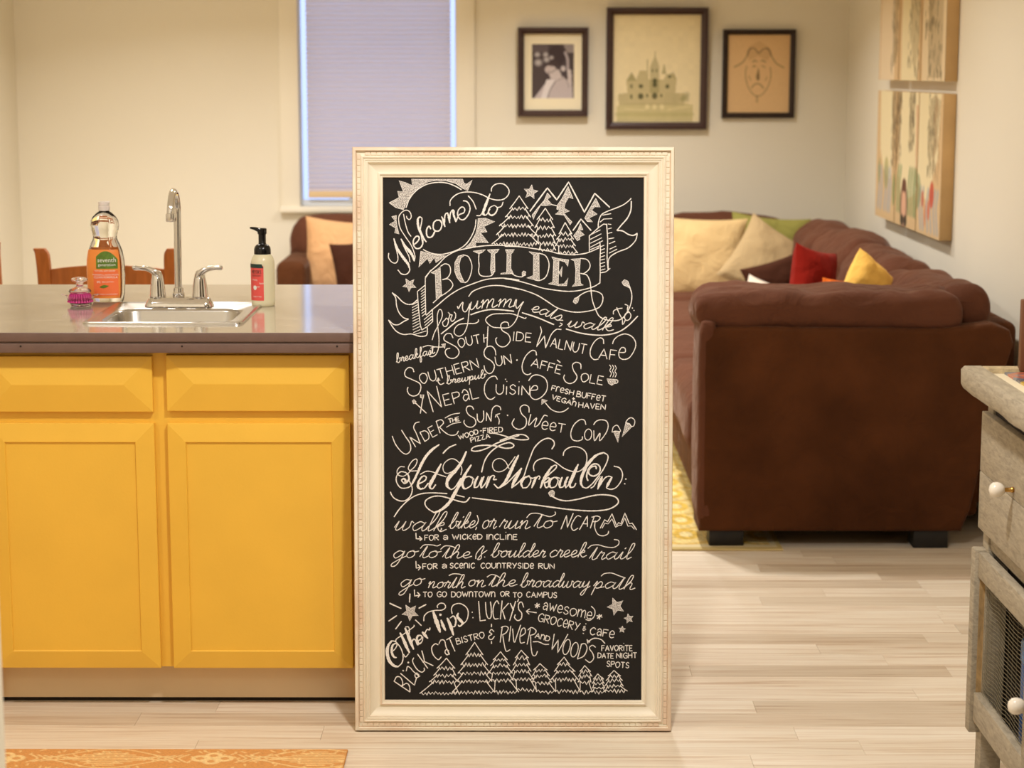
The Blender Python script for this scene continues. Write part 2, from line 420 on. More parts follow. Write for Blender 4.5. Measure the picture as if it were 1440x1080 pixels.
MB().box(-BW + .062, BW - .062, -PWB, -.001, .062, BH - .062).build('blackboard_panel', slate_mat(), board, local=True, smooth=0)
# ------------------------------------------------------------------ chalk drawing, each stroke laid on the board's face
class Chalk:
    def __init__(s): s.line = MB(); s.fill = []; s.o = (0, 0); s.k = 1 / 7.2; s.n = 0
    def at(s, ox, oy): s.o = (ox, oy); return s
    def P(s, p): return bp_(s.o[0] + p[0] * s.k, s.o[1] + p[1] * s.k, PWB)
    def ribbon(s, uv, w):
        """uv: board metres; w: metre widths"""
        s.n += 1; h = PWB + .00035 + (s.n % 40) * .000004
        n = len(uv); L = []; Rr = []
        for i in range(n):
            a = uv[max(i - 1, 0)]; b = uv[min(i + 1, n - 1)]; dx, dz = b[0] - a[0], b[1] - a[1]; q = math.hypot(dx, dz) or 1
            ww = w[i] / 2 * rnd.uniform(.84, 1.16); nx, nz = -dz / q * ww, dx / q * ww
            L.append((uv[i][0] + nx, -h, uv[i][1] + nz)); Rr.append((uv[i][0] - nx, -h, uv[i][1] - nz))
        # rounded tips
        def tip(i, j):
            dx, dz = uv[i][0] - uv[j][0], uv[i][1] - uv[j][1]; q = math.hypot(dx, dz) or 1
            return (uv[i][0] + dx / q * w[i] * .35, -h, uv[i][1] + dz / q * w[i] * .35)
        k = len(s.line.v); s.line.v += L + Rr + [tip(0, 1), tip(n - 1, n - 2)]
        for i in range(n - 1): s.line.f.append((k + i, k + n + i, k + n + i + 1, k + i + 1))
        s.line.f.append((k, k + 2 * n, k + n)); s.line.f.append((k + n - 1, k + 2 * n - 1, k + 2 * n + 1))
    def st(s, pts, w=1.35, smooth=True, taper=0):
        P = [s.P(p) for p in pts]
        if smooth and len(P) > 2: P = cr(P, 6)
        else: # subdivide for grain
            Q = []
            for a, b in zip(P[:-1], P[1:]):
                m = max(1, int(math.dist(a, b) / .004)); Q += [(a[0] + (b[0] - a[0]) * i / m, a[1] + (b[1] - a[1]) * i / m) for i in range(m)]
            P = Q + [P[-1]]
        n = len(P); wm = w * .00150
        W = [wm * ((1 - taper) + taper * math.sin(math.pi * min(1, max(0, i / max(n - 1, 1))))) if taper else wm for i in range(n)]
        s.ribbon(P, W)
    def poly(s, pts):
        h = PWB + .0003 + (s.n % 5) * .00001; s.n += 1
        P = [s.P(p) for p in pts]
        m = MB(); m.v = [(p[0], -h, p[1]) for p in P]; m.f = [tuple(range(len(P)))]; s.fill.append(m)
        s.ribbon(P + [P[0]], [.0011] * (len(P) + 1))
    def run(s, data):
        for ln in data.strip().splitlines():
            ln = ln.strip()
            if not ln or ln[0] == '#': continue
            c = ln.split(); k = c[0]
            if k == '@': s.at(float(c[1]), float(c[2])); continue
            if k == 'T': # T string x0 y0 x1 y1 h [w] [slant]
                s.text(c[1], *[float(v) for v in c[2:]]); continue
            if k == 'S': s.script(c[1], *[float(v) for v in c[2:]]); continue
            if k == 'X': star(s, *[float(v) for v in c[1:]]); continue
            pts = [tuple(float(q) for q in t.split(',')) for t in c[1:]]
            if k == 'F': s.poly(pts)
            elif k == 'L': s.st(pts, 1.35, False)
            elif k[0] == 'L': s.st(pts, float(k[1:]), False)
            elif k == 'C': s.st(pts, 1.35)
            elif k[0] == 'C': s.st(pts, float(k[1:]))
            elif k[0] == 'B': s.st(pts, float(k[1:]), True, .55)
            elif k == 'O':
                (cx, cy), (rx, ry), (rot, _) = pts; a = R(rot)
                s.st([(cx + rx * math.cos(t) * math.cos(a) - ry * math.sin(t) * math.sin(a), cy + rx * math.cos(t) * math.sin(a) + ry * math.sin(t) * math.cos(a)) for t in [2 * math.pi * i / 14 for i in range(15)]])
        return s
    def glyphs(s, table, txt, x0, y0, x1, y1, h, w, slant, gap):
        adv = [table[ch][0] if ch in table else .5 for ch in txt]
        tot = sum(adv) + gap * (len(txt) - 1)
        dx, dy = x1 - x0, y1 - y0; L = math.hypot(dx, dy); ux, uy = dx / L, dy / L; nx, ny = uy, -ux
        sc = L / tot; x = 0
        for ch, a in zip(txt, adv):
            if ch in table:
                for g in table[ch][1]:
                    sm = g[0] == '~'
                    pts = [tuple(float(q) for q in t.split(',')) for t in g.lstrip('~').split()]
                    jx, jy = rnd.uniform(-.02, .02), rnd.uniform(-.03, .03)
                    q = []
                    for (gx, gy) in pts:
                        X = (x + gx * (1 if table is SCR else a)) * sc + gy * h * slant; Y = (gy + jy) * h
                        q.append((x0 + ux * X + nx * Y, y0 + uy * X + ny * Y))
                    s.st(q, w, sm)
            x += a + gap
    def text(s, t, x0, y0, x1, y1, h, w=1.3, slant=0.0): s.glyphs(CAP, t, x0, y0, x1, y1, h, w, slant, .28)
    def script(s, t, x0, y0, x1, y1, h, w=1.25, slant=.25): s.glyphs(SCR, t, x0, y0, x1, y1, h, w, slant, 0)
    def build(s, name, label=None):
        o = s.line.build(name, M_chalk, board, label, local=True, smooth=0, fix=False)
        for m in s.fill: m.build('chalk_shading', M_chalkfill, o, local=True, smooth=0, fix=False)
        return o
def star(s, cx, cy, r, rot):
    s.poly([(cx + (r if i % 2 == 0 else r * .45) * math.sin(R(rot) + math.pi * i / 5), cy - (r if i % 2 == 0 else r * .45) * math.cos(R(rot) + math.pi * i / 5)) for i in range(10)])
def tree(s, ax, ay, tiers, w=1.3):
    pl, pr = (ax, ay), (ax, ay)
    for i, (xl, xr, y) in enumerate(tiers):
        s.st([pl, ((pl[0] * .45 + xl * .55), pl[1] * .45 + y * .55 + 3), (xl, y)], w); s.st([pr, ((pr[0] * .45 + xr * .55), pr[1] * .45 + y * .55 + 3), (xr, y)], w)
        n = max(3, int((xr - xl) / 34)); q = [(xl, y)]
        for k in range(1, n * 2):
            x = xl + (xr - xl) * k / (n * 2); q.append((x + rnd.uniform(-4, 4), y + (-15 if k % 2 else 17) + rnd.uniform(-9, 9)))
        q.append((xr, y)); s.st(q, w, False)
        wd = xr - xl; pl = (xl + wd * .17, y - 4); pr = (xr - wd * .17, y - 4)
CAP = {
 'A': (1.0, ['0,0 .5,1 1,0', '.2,.36 .82,.36']), 'B': (.85, ['0,0 0,1', '~0,1 .7,.95 .75,.65 .1,.53', '~.1,.53 .9,.45 .9,.08 0,0']),
 'C': (.85, ['~1,.85 .6,1.02 .1,.7 .1,.25 .5,-.02 1,.18']), 'D': (.95, ['0,0 0,1', '~0,1 .75,.9 1,.5 .7,.08 0,0']),
 'E': (.75, ['.95,1 0,1 0,0 1,0', '0,.5 .8,.52']), 'F': (.75, ['1,1 0,1 0,0', '0,.52 .8,.54']), 'G': (.95, ['~1,.85 .6,1.02 .1,.7 .1,.25 .5,-.02 1,.1 1,.42', '.6,.42 1.02,.42']),
 'H': (.9, ['0,0 0,1', '1,0 1,1', '0,.5 1,.5']), 'I': (.18, ['.5,0 .5,1']), 'K': (.85, ['0,0 0,1', '.95,1 .05,.42 1,0']), 'L': (.75, ['0,1 0,0 1,0']),
 'M': (1.25, ['0,0 .12,1 .5,.25 .88,1 1,0']), 'N': (.95, ['0,0 0,1 1,0 1,1']), 'O': (1.0, ['~.5,1 .1,.82 0,.45 .25,.03 .6,.0 1,.4 .9,.85 .5,1']),
 'P': (.8, ['0,0 0,1', '~0,1 .85,.95 .9,.6 .05,.45']), 'R': (.85, ['0,0 0,1', '~0,1 .85,.95 .85,.6 .05,.48', '.3,.48 1,0']),
 'S': (.75, ['~.95,.85 .55,1.02 .1,.8 .3,.55 .8,.42 .95,.18 .5,-.02 .02,.15']), 'T': (.9, ['0,1 1,1', '.5,1 .5,0']), 'U': (.9, ['~0,1 .02,.3 .3,.0 .7,.02 .98,.35 1,1']),
 'V': (.9, ['0,1 .5,0 1,1']), 'W': (1.35, ['0,1 .26,0 .5,.75 .74,0 1,1']), 'Y': (.9, ['0,1 .5,.5', '1,1 .3,0']), 'Z': (.85, ['0,1 .95,1 0,0 1,0']),
 'a': (.7, ['~.05,.75 .5,1 .95,.7 .95,.0', '~.95,.5 .4,.55 .05,.28 .35,0 .95,.25']), 'e': (.75, ['~.05,.48 .95,.52 .9,.85 .5,1 .08,.7 .1,.2 .5,0 1,.15']), 'n': (.8, ['0,0 0,1', '~0,.6 .4,1 .9,.85 1,.5 1,0']),
 'i': (.18, ['.5,0 .5,.85', '.5,1.35 .55,1.4']), 'r': (.6, ['0,0 0,1', '~0,.6 .4,1 1,.95']), 'o': (.8, ['~.5,1 .1,.82 0,.45 .25,.03 .6,.0 1,.4 .9,.85 .5,1']), 'm': (1.2, ['0,0 0,1', '~0,.6 .25,1 .45,.9 .5,.5 .5,0', '~.5,.6 .75,1 .95,.9 1,.5 1,0']),
 'w': (1.1, ['0,1 .26,0 .5,.75 .74,0 1,1']), 's': (.65, ['~.95,.85 .55,1.02 .1,.8 .3,.55 .8,.42 .95,.18 .5,-.02 .02,.15']), 'f': (.6, ['~1,.95 .6,1.05 .35,.8 .3,0', '0,.5 .8,.55']), 'c': (.7, ['~1,.85 .6,1.02 .1,.7 .1,.25 .5,-.02 1,.18']),
 '-': (.4, ['0,.5 1,.52']), "'": (.15, ['.6,1.2 .3,.9']), '+': (.8, ['.5,0 .5,1', '0,.5 1,.5']), ' ': (.5, []), '_': (.45, []), '.': (.15, ['.4,0 .6,.08']), '%': (1., ['0,0 1,1']), '0': (.9, ['~.5,1 .1,.82 0,.45 .25,.03 .6,.0 1,.4 .9,.85 .5,1']),
}
SCR = {
 'a': (1.02, ['~.75,.85 .4,1 .08,.5 .3,0 .7,.5 .82,.98 .72,.35 .85,0 1.08,.25']), 'b': (.9, ['~0,.2 .35,1.2 .42,2.05 .22,2.05 .12,1 .2,.1 .5,0 .72,.5 .6,.95 .95,.85']),
 'c': (.74, ['~.68,.85 .4,1 .08,.5 .3,0 .78,.25']), 'd': (1.02, ['~.75,.85 .4,1 .08,.5 .3,0 .7,.6 .95,1.6 .9,2.1 .78,1.9 .72,.35 .85,0 1.08,.25']),
 'e': (.72, ['~0,.3 .45,.55 .5,.92 .28,1 .08,.5 .3,0 .76,.3']), 'f': (.62, ['~0,.2 .4,1.4 .45,2.1 .28,2.1 .22,.8 .15,-.9 .32,-1.1 .42,-.4 .3,0 .65,.2']),
 'g': (1.0, ['~.75,.85 .4,1 .08,.5 .3,0 .7,.5 .82,.98 .72,0 .5,-1 .2,-1.15 .15,-.8 .6,-.2 1.05,.25']), 'h': (.9, ['~0,.2 .4,1.2 .45,2.05 .25,2.05 .14,1 .1,0', '~.12,.4 .4,1 .58,.85 .55,.2 .68,0 .95,.25']),
 'i': (.5, ['~0,.2 .22,1 .18,.2 .32,0 .55,.25', '.28,1.45 .34,1.6']), 'k': (.84, ['~0,.2 .4,1.2 .45,2.05 .25,2.05 .14,1 .1,0', '~.12,.4 .45,1 .58,.75 .25,.5 .55,0 .9,.25']),
 'l': (.48, ['~0,.2 .35,1.2 .42,2.05 .22,2.05 .15,.8 .22,0 .52,.25']), 'm': (1.15, ['~0,.7 .12,1 .12,0', '~.12,.4 .35,1 .48,.85 .45,0', '~.47,.4 .72,1 .84,.85 .8,.15 .92,0 1.18,.25']),
 'n': (.86, ['~0,.7 .12,1 .12,0', '~.12,.4 .4,1 .55,.85 .52,.15 .65,0 .9,.25']), 'o': (.82, ['~.5,1 .15,.8 .08,.3 .32,0 .62,.3 .58,.85 .4,1 .58,.8 .88,.9']),
 'p': (.85, ['~0,.3 .18,1 .1,-1.1', '~.14,.3 .4,1 .62,.8 .58,.2 .35,0 .2,.1', '.35,0 .88,.25']), 'r': (.64, ['~0,.2 .2,1.12 .28,.9 .48,.9 .4,.3 .48,0 .7,.25']),
 's': (.6, ['~0,.2 .32,1 .44,.5 .32,0 .08,.12', '~.32,0 .64,.25']), 't': (.55, ['~0,.2 .32,1.75 .2,.4 .32,0 .6,.25', '~-.1,1.35 .25,1.45 .65,1.38']), 'x': (.3, []),
 'T': (.55, ['~0,.2 .32,1.75 .2,.4 .32,0 .6,.25']), 'u': (.9, ['~0,.3 .14,1 .1,.2 .28,0 .55,.5 .65,1 .62,.2 .72,0 .95,.25']), 'w': (1.15, ['~0,.3 .14,1 .12,.2 .28,0 .5,.4 .6,1 .58,.2 .75,0 1.0,.4 .98,1 1.18,.85']),
 'y': (.88, ['~0,.3 .14,1 .12,.3 .28,.1 .55,.5 .68,1 .6,-.2 .4,-1.1 .15,-1 .35,-.4 .9,.25']), 'Y': (.88, ['~0,.3 .14,1 .12,.3 .28,.1 .55,.5 .68,1']),
}
def draw(name, data, label=None): c = Chalk(); c.run(data); return c.build(name, label)

draw('chalk_sun', '''
@ 530 240
C1.6 295,375 330,285 400,200 500,140 620,118 720,128 800,160 855,192
C1.5 925,255 975,315 1005,390
C1.5 1003,495 995,570 960,660 900,745 820,800 720,835 640,848 560,838 500,815 470,798
F 125,325 225,272 210,208 268,212 225,100 290,122 358,150 350,86 600,86 600,98 520,112 440,155 365,215 315,290 268,395 190,372
F 600,86 870,86 878,122 905,138 965,95 918,205 870,180 800,130 700,102 600,97
F 150,465 200,452 195,500 205,570 225,642 180,630 190,580 125,545 185,510
F 1025,485 1100,482 1195,515 1085,565 1115,620 1050,630 1130,730 1000,725 1005,765 890,780 950,730 1000,640 1020,560
F 445,815 560,850 700,862 595,930 580,880 535,940 510,890 425,978
''', 'shaded chalk sunburst behind the welcome lettering')
draw('chalk_lettering', '''
@ 530 240
C1.4 120,835 118,880 150,925 190,935 213,900 205,830 185,760 175,690
B4.2 172,688 200,775 245,850 290,910 318,950 328,985
C1.6 325,960 332,1010 300,1048 250,1045 213,1005
C1.4 335,925 325,870 300,820 270,760 250,700
B4.2 245,692 290,770 330,815 360,860 378,915
C1.4 378,915 385,860 350,760 290,670 240,590 222,520 225,460 260,415 300,400 335,420 348,465 330,495 305,480 300,460
C1.4 270,440 290,540 315,620 345,665
C2 372,750 405,725 428,690 420,665 395,668 370,705 372,755 400,788 440,780 462,745 466,700
B3.6 440,465 415,490 418,560 440,620 470,680 500,722
C1.6 425,468 455,480 452,530 440,590 450,660 466,745
C2.2 545,590 528,562 505,595 505,650 525,675 560,665 590,610
C2 600,502 575,530 572,585 600,612 640,600 658,545 640,505 600,502
B3.2 655,465 672,500 680,540 690,568
C1.8 685,520 690,450 710,430 725,455 738,528
B3 715,425 728,470 738,530
C1.8 738,490 745,430 765,400 782,410 780,460 800,518
B3 768,402 778,450 802,516
C1.8 802,512 830,450 880,425 888,385 860,368 825,400 818,450 845,492 885,492 925,445 943,385 930,335 905,310 875,305
@ 530 240
C1.5 740,355 745,300 800,245 880,218 980,220 1070,245 1140,280 1220,298 1290,285 1335,235 1330,180 1280,135 1210,135 1165,170 1158,210
B4 1145,235 1120,300 1090,380 1075,435 1095,452
C1.5 1010,455 1050,450 1085,390
C1.5 1080,430 1105,450 1145,390
B2.4 1190,350 1145,375 1130,425 1160,452 1200,430 1220,380 1190,350
C1.5 1220,375 1260,360 1278,318
''', 'swirling chalk words reading Welcome to')
draw('chalk_lettering', '''
@ 530 380
F 548,25 590,5 640,-35 655,250 600,290 592,40
C1.4 645,-40 690,-65 735,-45 745,20 715,75 665,95
C1.4 665,95 725,90 768,140 752,185 700,230 640,268 570,330
@ 530 240
F 880,850 825,865 790,930 788,1020 810,1080 850,1130 890,1135 870,1100 840,1030 832,950 850,885 885,858
C1.3 880,852 930,875 962,960 950,1050 920,1115 890,1135
F 975,815 1100,800 1060,832 1035,840 1010,832
C1.4 1035,830 1030,900 1035,960 1030,1020 1050,1060 1100,1070 1160,1062 1190,1020
F 1118,802 1240,795 1215,828 1192,842 1195,1020 1162,1060 1150,1000 1160,840 1132,818
@ 710 240
F 5,800 98,800 75,832 62,842 60,990 90,1042 -45,1048 -42,1040 18,1030 22,840
C1.3 60,1035 110,1065 170,1075 205,1050
F 175,1030 190,1015 212,1025 208,1060 175,1070
F 245,820 345,835 348,1105 300,1105 220,1085 288,1060 290,855
C1.4 345,835 410,860 445,930 440,1010 410,1080 350,1112 300,1105
F 475,872 548,890 540,1165 440,1145 485,1125 495,905
F 548,890 648,903 635,970 610,925 548,905
F 545,1030 560,1015 580,970 572,1075 555,1045
F 540,1150 600,1145 640,1085 625,1165 540,1165
F 668,897 765,888 755,1020 765,1140 795,1158 680,1172 712,1135 718,1000 705,915
C1.4 765,888 830,900 862,950 850,1000 800,1040 765,1040
@ 710 380
C1.5 780,35 830,50 860,110 870,180 885,300 920,400 960,470 1040,505 1130,510 1190,485 1240,420 1275,340 1285,250 1265,180 1230,140
F 1185,120 1210,95 1245,110 1275,190 1235,165 1200,150
''', 'large serif chalk capitals reading BOULDER')
draw('chalk_banner', '''
@ 530 240
C1.5 490,1080 540,1020 620,950 700,870 800,815 900,790 1050,765 1200,755 1440,765
@ 710 240
C1.5 0,765 150,770 300,790 450,815 550,840 680,852 800,840 880,815 955,780
L1.4 960,720 968,780 963,900 965,1040 962,1140
C1.5 945,580 948,520 975,450 1030,415 1120,380 1200,345 1260,300 1278,280
C1.8 1280,310 1275,400 1240,480 1180,550 1135,605
C1.8 1135,605 1190,610 1250,645 1300,655 1340,635
C1.5 1340,645 1320,710 1250,780 1150,820 1080,860 1050,900 1045,960 1048,1000
C1.5 1030,540 1040,700 1035,880 1045,1000
L1.4 855,660 945,580 1000,540 1030,545
L1.4 855,660 855,820
L1.4 965,1035 1020,1025 1065,990
L1.2 990,450 1075,435
L1.2 965,520 1000,490 1085,485
L1.2 1045,540 1075,545
L1.2 1045,590 1080,580
L1.2 1045,635 1085,625
L1.2 1050,690 1105,680
L1.2 1055,740 1115,715
L1.2 1060,795 1125,765
L1.2 1055,835 1135,795
L1.2 865,650 965,600
L1.2 865,695 975,640
L1.2 865,735 980,680
L1.2 865,775 990,710
L1.2 865,800 960,760
L1.2 970,770 1005,755
L1.2 970,805 1010,790
L1.2 970,840 1010,825
L1.2 970,875 1010,860
L1.2 970,905 1010,895
L1.2 970,940 1012,928
L1.2 970,975 1012,962
L1.2 970,1008 1015,995
@ 710 380
C1.5 960,130 900,165 800,195 700,212 600,212 500,200 380,180 250,140 120,105 0,85
@ 530 380
C1.5 1440,100 1340,85 1240,80 1100,95 950,145 830,195 720,265 620,350 560,400 500,455
C1.5 155,228 205,265 260,320 310,345 360,340 410,300
C1.5 158,230 190,280 200,360 225,430 270,480 320,495
C1.5 320,495 270,520 220,550 170,548 118,505
C1.5 118,505 150,560 200,620 270,650 350,645 430,668 490,665 510,640 510,580
L1.3 490,150 410,215 415,300 425,420 440,560 455,605
L1.3 455,605 510,570 565,520 562,400
L1.3 495,450 490,250 490,80 545,0
L1.1 358,350 418,318
L1.1 358,378 418,346
L1.1 358,406 418,372
L1.1 358,432 420,400
L1.1 360,460 422,430
L1.1 360,488 422,456
L1.1 362,516 425,486
L1.1 362,545 428,512
L1.1 364,575 430,540
L1.1 366,603 434,570
L1.1 370,632 440,600
L1.1 380,650 500,615
L1.1 447,215 488,185
L1.1 447,243 488,213
L1.1 447,270 488,240
L1.1 447,298 490,268
L1.1 447,326 490,296
L1.1 449,354 491,324
L1.1 450,382 492,352
L1.1 452,410 492,380
L1.1 454,438 494,408
L1.1 458,466 494,436
L1.2 478,500 556,435
L1.2 482,530 558,465
L1.2 485,560 560,495
''', 'chalk ribbon banner with hatched folds')
draw('chalk_swirl', '''
@ 710 380
C1.5 730,280 750,262 800,230 860,210 930,215 985,250 990,310 960,370 900,400 820,418 720,425 620,410 520,375 420,310 320,250 200,205 100,180 0,165
F 690,320 705,285 755,262 738,325 715,340
@ 530 380
C1.5 1440,195 1340,170 1240,155 1140,158 1050,180 970,215 930,265
''')
for ax, ay, tr_ in [(145, 255, [(49, 235, 385), (4, 262, 470), (-56, 290, 560), (-86, 325, 650), (-131, 345, 742)]),
                    (410, 380, [(325, 485, 495), (303, 502, 578), (300, 515, 660), (335, 512, 740), (345, 515, 805)]),
                    (610, 525, [(548, 680, 640), (522, 695, 695), (510, 715, 762), (545, 738, 832)])]:
    c = Chalk().at(710, 240); tree(c, ax, ay, tr_, 1.35); c.build('chalk_tree')
draw('chalk_mountains', '''
@ 710 240
L2 255,410 430,175 525,295 645,115 805,420 910,230 1060,370
L1.8 690,605 770,490 872,605
F 430,225 465,265 430,290 480,345 400,355 360,350 300,460 290,495 275,450 330,380 400,300
L1.3 480,345 525,355
F 640,160 690,285 645,270 610,330 600,380 655,410 600,430 640,480 680,520 662,550 600,450 510,440 555,405 525,390 530,350 580,280
F 920,280 965,370 910,365 880,400 935,440 870,470 850,480 890,520 835,515 808,480 850,400
F 765,535 790,600 755,605 805,650 755,670 760,695 735,710 695,660 740,600
''', 'chalk mountain peaks with shaded snow')
for ox, oy, x, y, r_, ro_ in [(710, 240, 262, 218, 75, 8), (530, 380, 330, 148, 72, -32), (530, 840, 338, 152, 88, -32), (710, 840, 1125, 92, 92, -22), (710, 840, 1255, 215, 50, -12), (710, 840, 1187, 325, 36, 5)]:
    c = Chalk().at(ox, oy); star(c, x, y, r_, ro_); c.build('chalk_star')
for ln in ('130,60 245,112', '335,-36 330,49', '425,110 498,72', '120,240 200,185', '190,320 248,243', '390,228 450,285'):
    draw('chalk_ray', '@ 530 840\nL1.8 ' + ln)

draw('chalk_lettering', '''
@ 530 380
C1.3 560,705 580,640 620,560 660,470 655,410 630,400 612,460 615,560 628,680 625,780 600,850 560,875 530,868
C 692,500 665,530 680,568 710,560 725,510 705,485 692,500
C 722,505 738,450 720,425 745,450 762,455 748,495 762,518 792,490 798,445 782,422
C1.8 650,645 720,590 800,525 880,485
C 815,365 825,388 850,345 872,325 866,380 880,418 905,415 930,370 940,340
C 940,340 930,450 915,560 880,640 830,668 785,640 790,590 830,550 900,540 990,538 1025,520 1028,500
S u 930 405 1045 385 78 1.35 .3
S m 1045 388 1215 372 82 1.35 .3
S m 1215 372 1385 372 80 1.35 .3
C1.8 950,450 1040,420 1150,398 1280,402 1385,415
@ 710 380
C 89,370 105,310 118,300 110,350 122,385 150,360 185,320
C 190,318 165,360 140,420 120,490 80,550 30,582 -60,582 -130,572 -190,520 -183,480 -120,445 -20,440 60,440 130,460 200,487 215,478
C1.8 175,430 330,480 495,550
C1.6 0,405 90,415
S eaT 258 412 490 492 66 1.35 .3
S s 490 492 572 520 62 1.35 .3
C 560,535 580,548 550,572
S walk 625 572 1085 618 62 1.35 .4
C1.8 620,595 760,635 900,655 1020,655 1150,625 1250,560 1345,465
C 1098,445 1102,412 1140,392 1188,384
C 1132,378 1158,440 1188,500 1190,545 1205,535 1218,505
C 1245,428 1218,445 1212,485 1232,508 1262,495 1276,458 1262,428 1245,428
C 1262,428 1240,400 1245,360 1215,345
L1.6 1290,380 1292,386
L1.6 1306,405 1309,410
''', 'chalk script reading for yummy eats, walk to:')
draw('chalk_lettering', '''
@ 530 380
S breakfast 198 940 585 842 44 1.2 .2
C1.3 465,778 520,762 580,775 640,778 670,776
F 655,750 695,742 688,795
C1.4 770,685 750,645 710,642 680,675 685,710 740,742 805,780 832,825 815,870 770,893 720,880 692,835 705,800 740,790
T OUT 832 783 1052 736 88
L1.4 1080,650 1085,730
L1.4 1125,570 1115,775
L1.4 1080,690 1120,680
C1.4 1335,565 1325,530 1285,525 1255,555 1270,610 1330,650 1350,710 1310,765 1260,775 1215,745 1203,700 1215,683
@ 710 380
T IDE 78 712 262 730 90
L1.4 360,570 372,620 320,775 400,665 412,785
C1.4 412,785 440,720 470,650 520,600 570,600
T ALNUT 458 775 812 848 95
C1.4 1000,745 995,700 960,685 910,720 870,790 865,860 900,903 945,900
T AF 950 890 1120 912 98
C1.4 1150,832 1215,830 1215,790 1180,785 1155,830 1160,880 1200,903 1260,885 1310,810 1325,740 1290,675 1220,645 1150,665 1105,705 1090,745
''', 'chalk line reading breakfast, South Side Walnut Cafe')
draw('chalk_lettering', '''
@ 530 500
C1.4 375,165 360,130 320,122 285,160 290,210 350,240 430,280 445,330 420,390 370,410 325,390 308,350 315,320
T OUTHERN 448 288 1035 125 100
@ 530 380
C1.4 1205,860 1195,805 1160,770 1110,780 1085,830 1100,880 1160,920 1190,970 1170,1030 1130,1045 1095,1010 1085,965
T UN 1210 970 1365 945 92
L2.2 1415,908 1421,912
@ 710 380
C1.4 320,860 310,820 270,815 210,870 175,960 185,1030 225,1058 265,1045
@ 710 500
T AFFE 262 108 560 188 85
L1.5 530,45 560,70
C1.4 770,135 765,85 720,68 685,95 695,150 730,210 710,260 660,283 615,265 595,225 605,195
T OLE 765 255 985 298 85
@ 530 500
S brewpub 705 290 1105 222 38 1.2 .2
C1.4 622,235 620,265 645,293 680,278
F 600,260 622,222 642,250
''', 'chalk line reading Southern Sun brewpub, Caffe Sole')
draw('chalk_cup', '''
@ 710 500
F 1035,235 1130,242 1115,280 1082,302 1050,282
C1.3 1125,245 1143,252 1138,275 1112,282
C1.1 1060,95 1075,120 1062,150 1078,180 1065,215
C1.1 1088,95 1102,125 1088,155 1104,185 1092,218
C1.1 1115,100 1128,128 1114,158 1128,188 1115,220
''', 'small chalk coffee cup with steam')
draw('chalk_cutlery', '''
@ 530 500
F 358,460 375,446 397,465 390,485 370,488
L1.4 390,480 500,582
L1.4 465,430 440,585
L1.2 440,395 442,425 470,432 474,397
L1.2 456,395 456,430
''', 'small crossed chalk spoon and fork')
draw('chalk_lettering', '''
@ 530 500
L1.4 570,570 508,358 655,522 605,310
T EPaL 692 508 1032 425 112
C1.4 1220,240 1195,208 1140,225 1095,290 1090,370 1120,430 1160,443 1195,420
T UiSiN 1205 388 1545 400 95
L1.6 1303,238 1303,243
@ 710 500
C1.4 258,352 325,345 325,310 290,308 255,360 265,420 310,445 370,420 420,360 430,290 405,230 340,197 280,205 240,255
C1.4 645,530 600,562 540,572 470,545 410,480
F 375,440 430,455 370,495
T FreSH 470 350 690 402 48
T BUFFeT 725 415 1012 465 55
T + 682 452 708 452 28
T VEGAn 472 440 712 514 46
T HAVEN 745 525 1015 550 52
''', 'chalk line reading Nepal Cuisine, fresh buffet and vegan haven')
draw('chalk_lettering', '''
@ 530 500
C1.4 155,815 190,900 250,975 300,997 340,960 335,890 290,820 250,755
L1.4 392,925 333,825 440,892
C1.4 440,892 400,790 373,730 390,685 430,672
T DE 485 868 612 800 105
L1.4 640,785 600,665
C1.4 600,665 650,650 675,680 640,720 618,732
C1.4 635,725 680,770 740,805 800,800 825,765
T THE 730 682 835 660 40
C1.2 690,632 760,596 840,582
C1.2 705,725 770,690 850,675
C1.4 980,545 960,515 920,515 905,550 930,600 990,640 1000,690 960,725 910,715 882,680 885,655
C1.4 1015,590 1020,650 1050,675 1080,640 1080,560
L1.4 1108,660 1110,575 1155,665
C1.4 1155,665 1160,600 1170,540 1205,508 1245,520 1255,550
C1.3 1235,695 1238,650 1215,605
L1.3 1200,625 1207,598 1245,588
L2.2 1320,603 1326,606
T WOOD 836 852 1030 790 46
T -FIRED 1048 788 1275 772 50
T PIZZA 955 880 1145 832 44
@ 710 500
C1.4 245,575 240,520 195,500 155,530 170,590 215,640 210,710 160,745 105,735 73,690 95,640
C1.4 262,595 242,705 320,630 300,718 340,700 375,640 400,605 430,612
T eeT 368 742 600 782 84
C1.4 820,700 805,655 760,650 700,700 668,780 680,845 730,865 780,850 785,820
O 843,800 36,56 8,0
C1.4 900,760 908,862 962,785 960,862 1020,790 1045,720 1030,665 975,650 925,665 898,700
''', 'chalk line reading Under the Sun, wood-fired pizza, Sweet Cow')
for d_ in ('F 1100,772 1165,767 1145,880\nC1.3 1085,772 1098,725 1135,705 1160,738 1168,768 1120,765 1085,775', 'F 1225,680 1290,715 1185,825\nC1.3 1222,678 1250,640 1285,630 1315,660 1305,710 1280,716 1260,690 1225,680'):
    draw('chalk_ice_cream_cone', '@ 710 500\n' + d_)
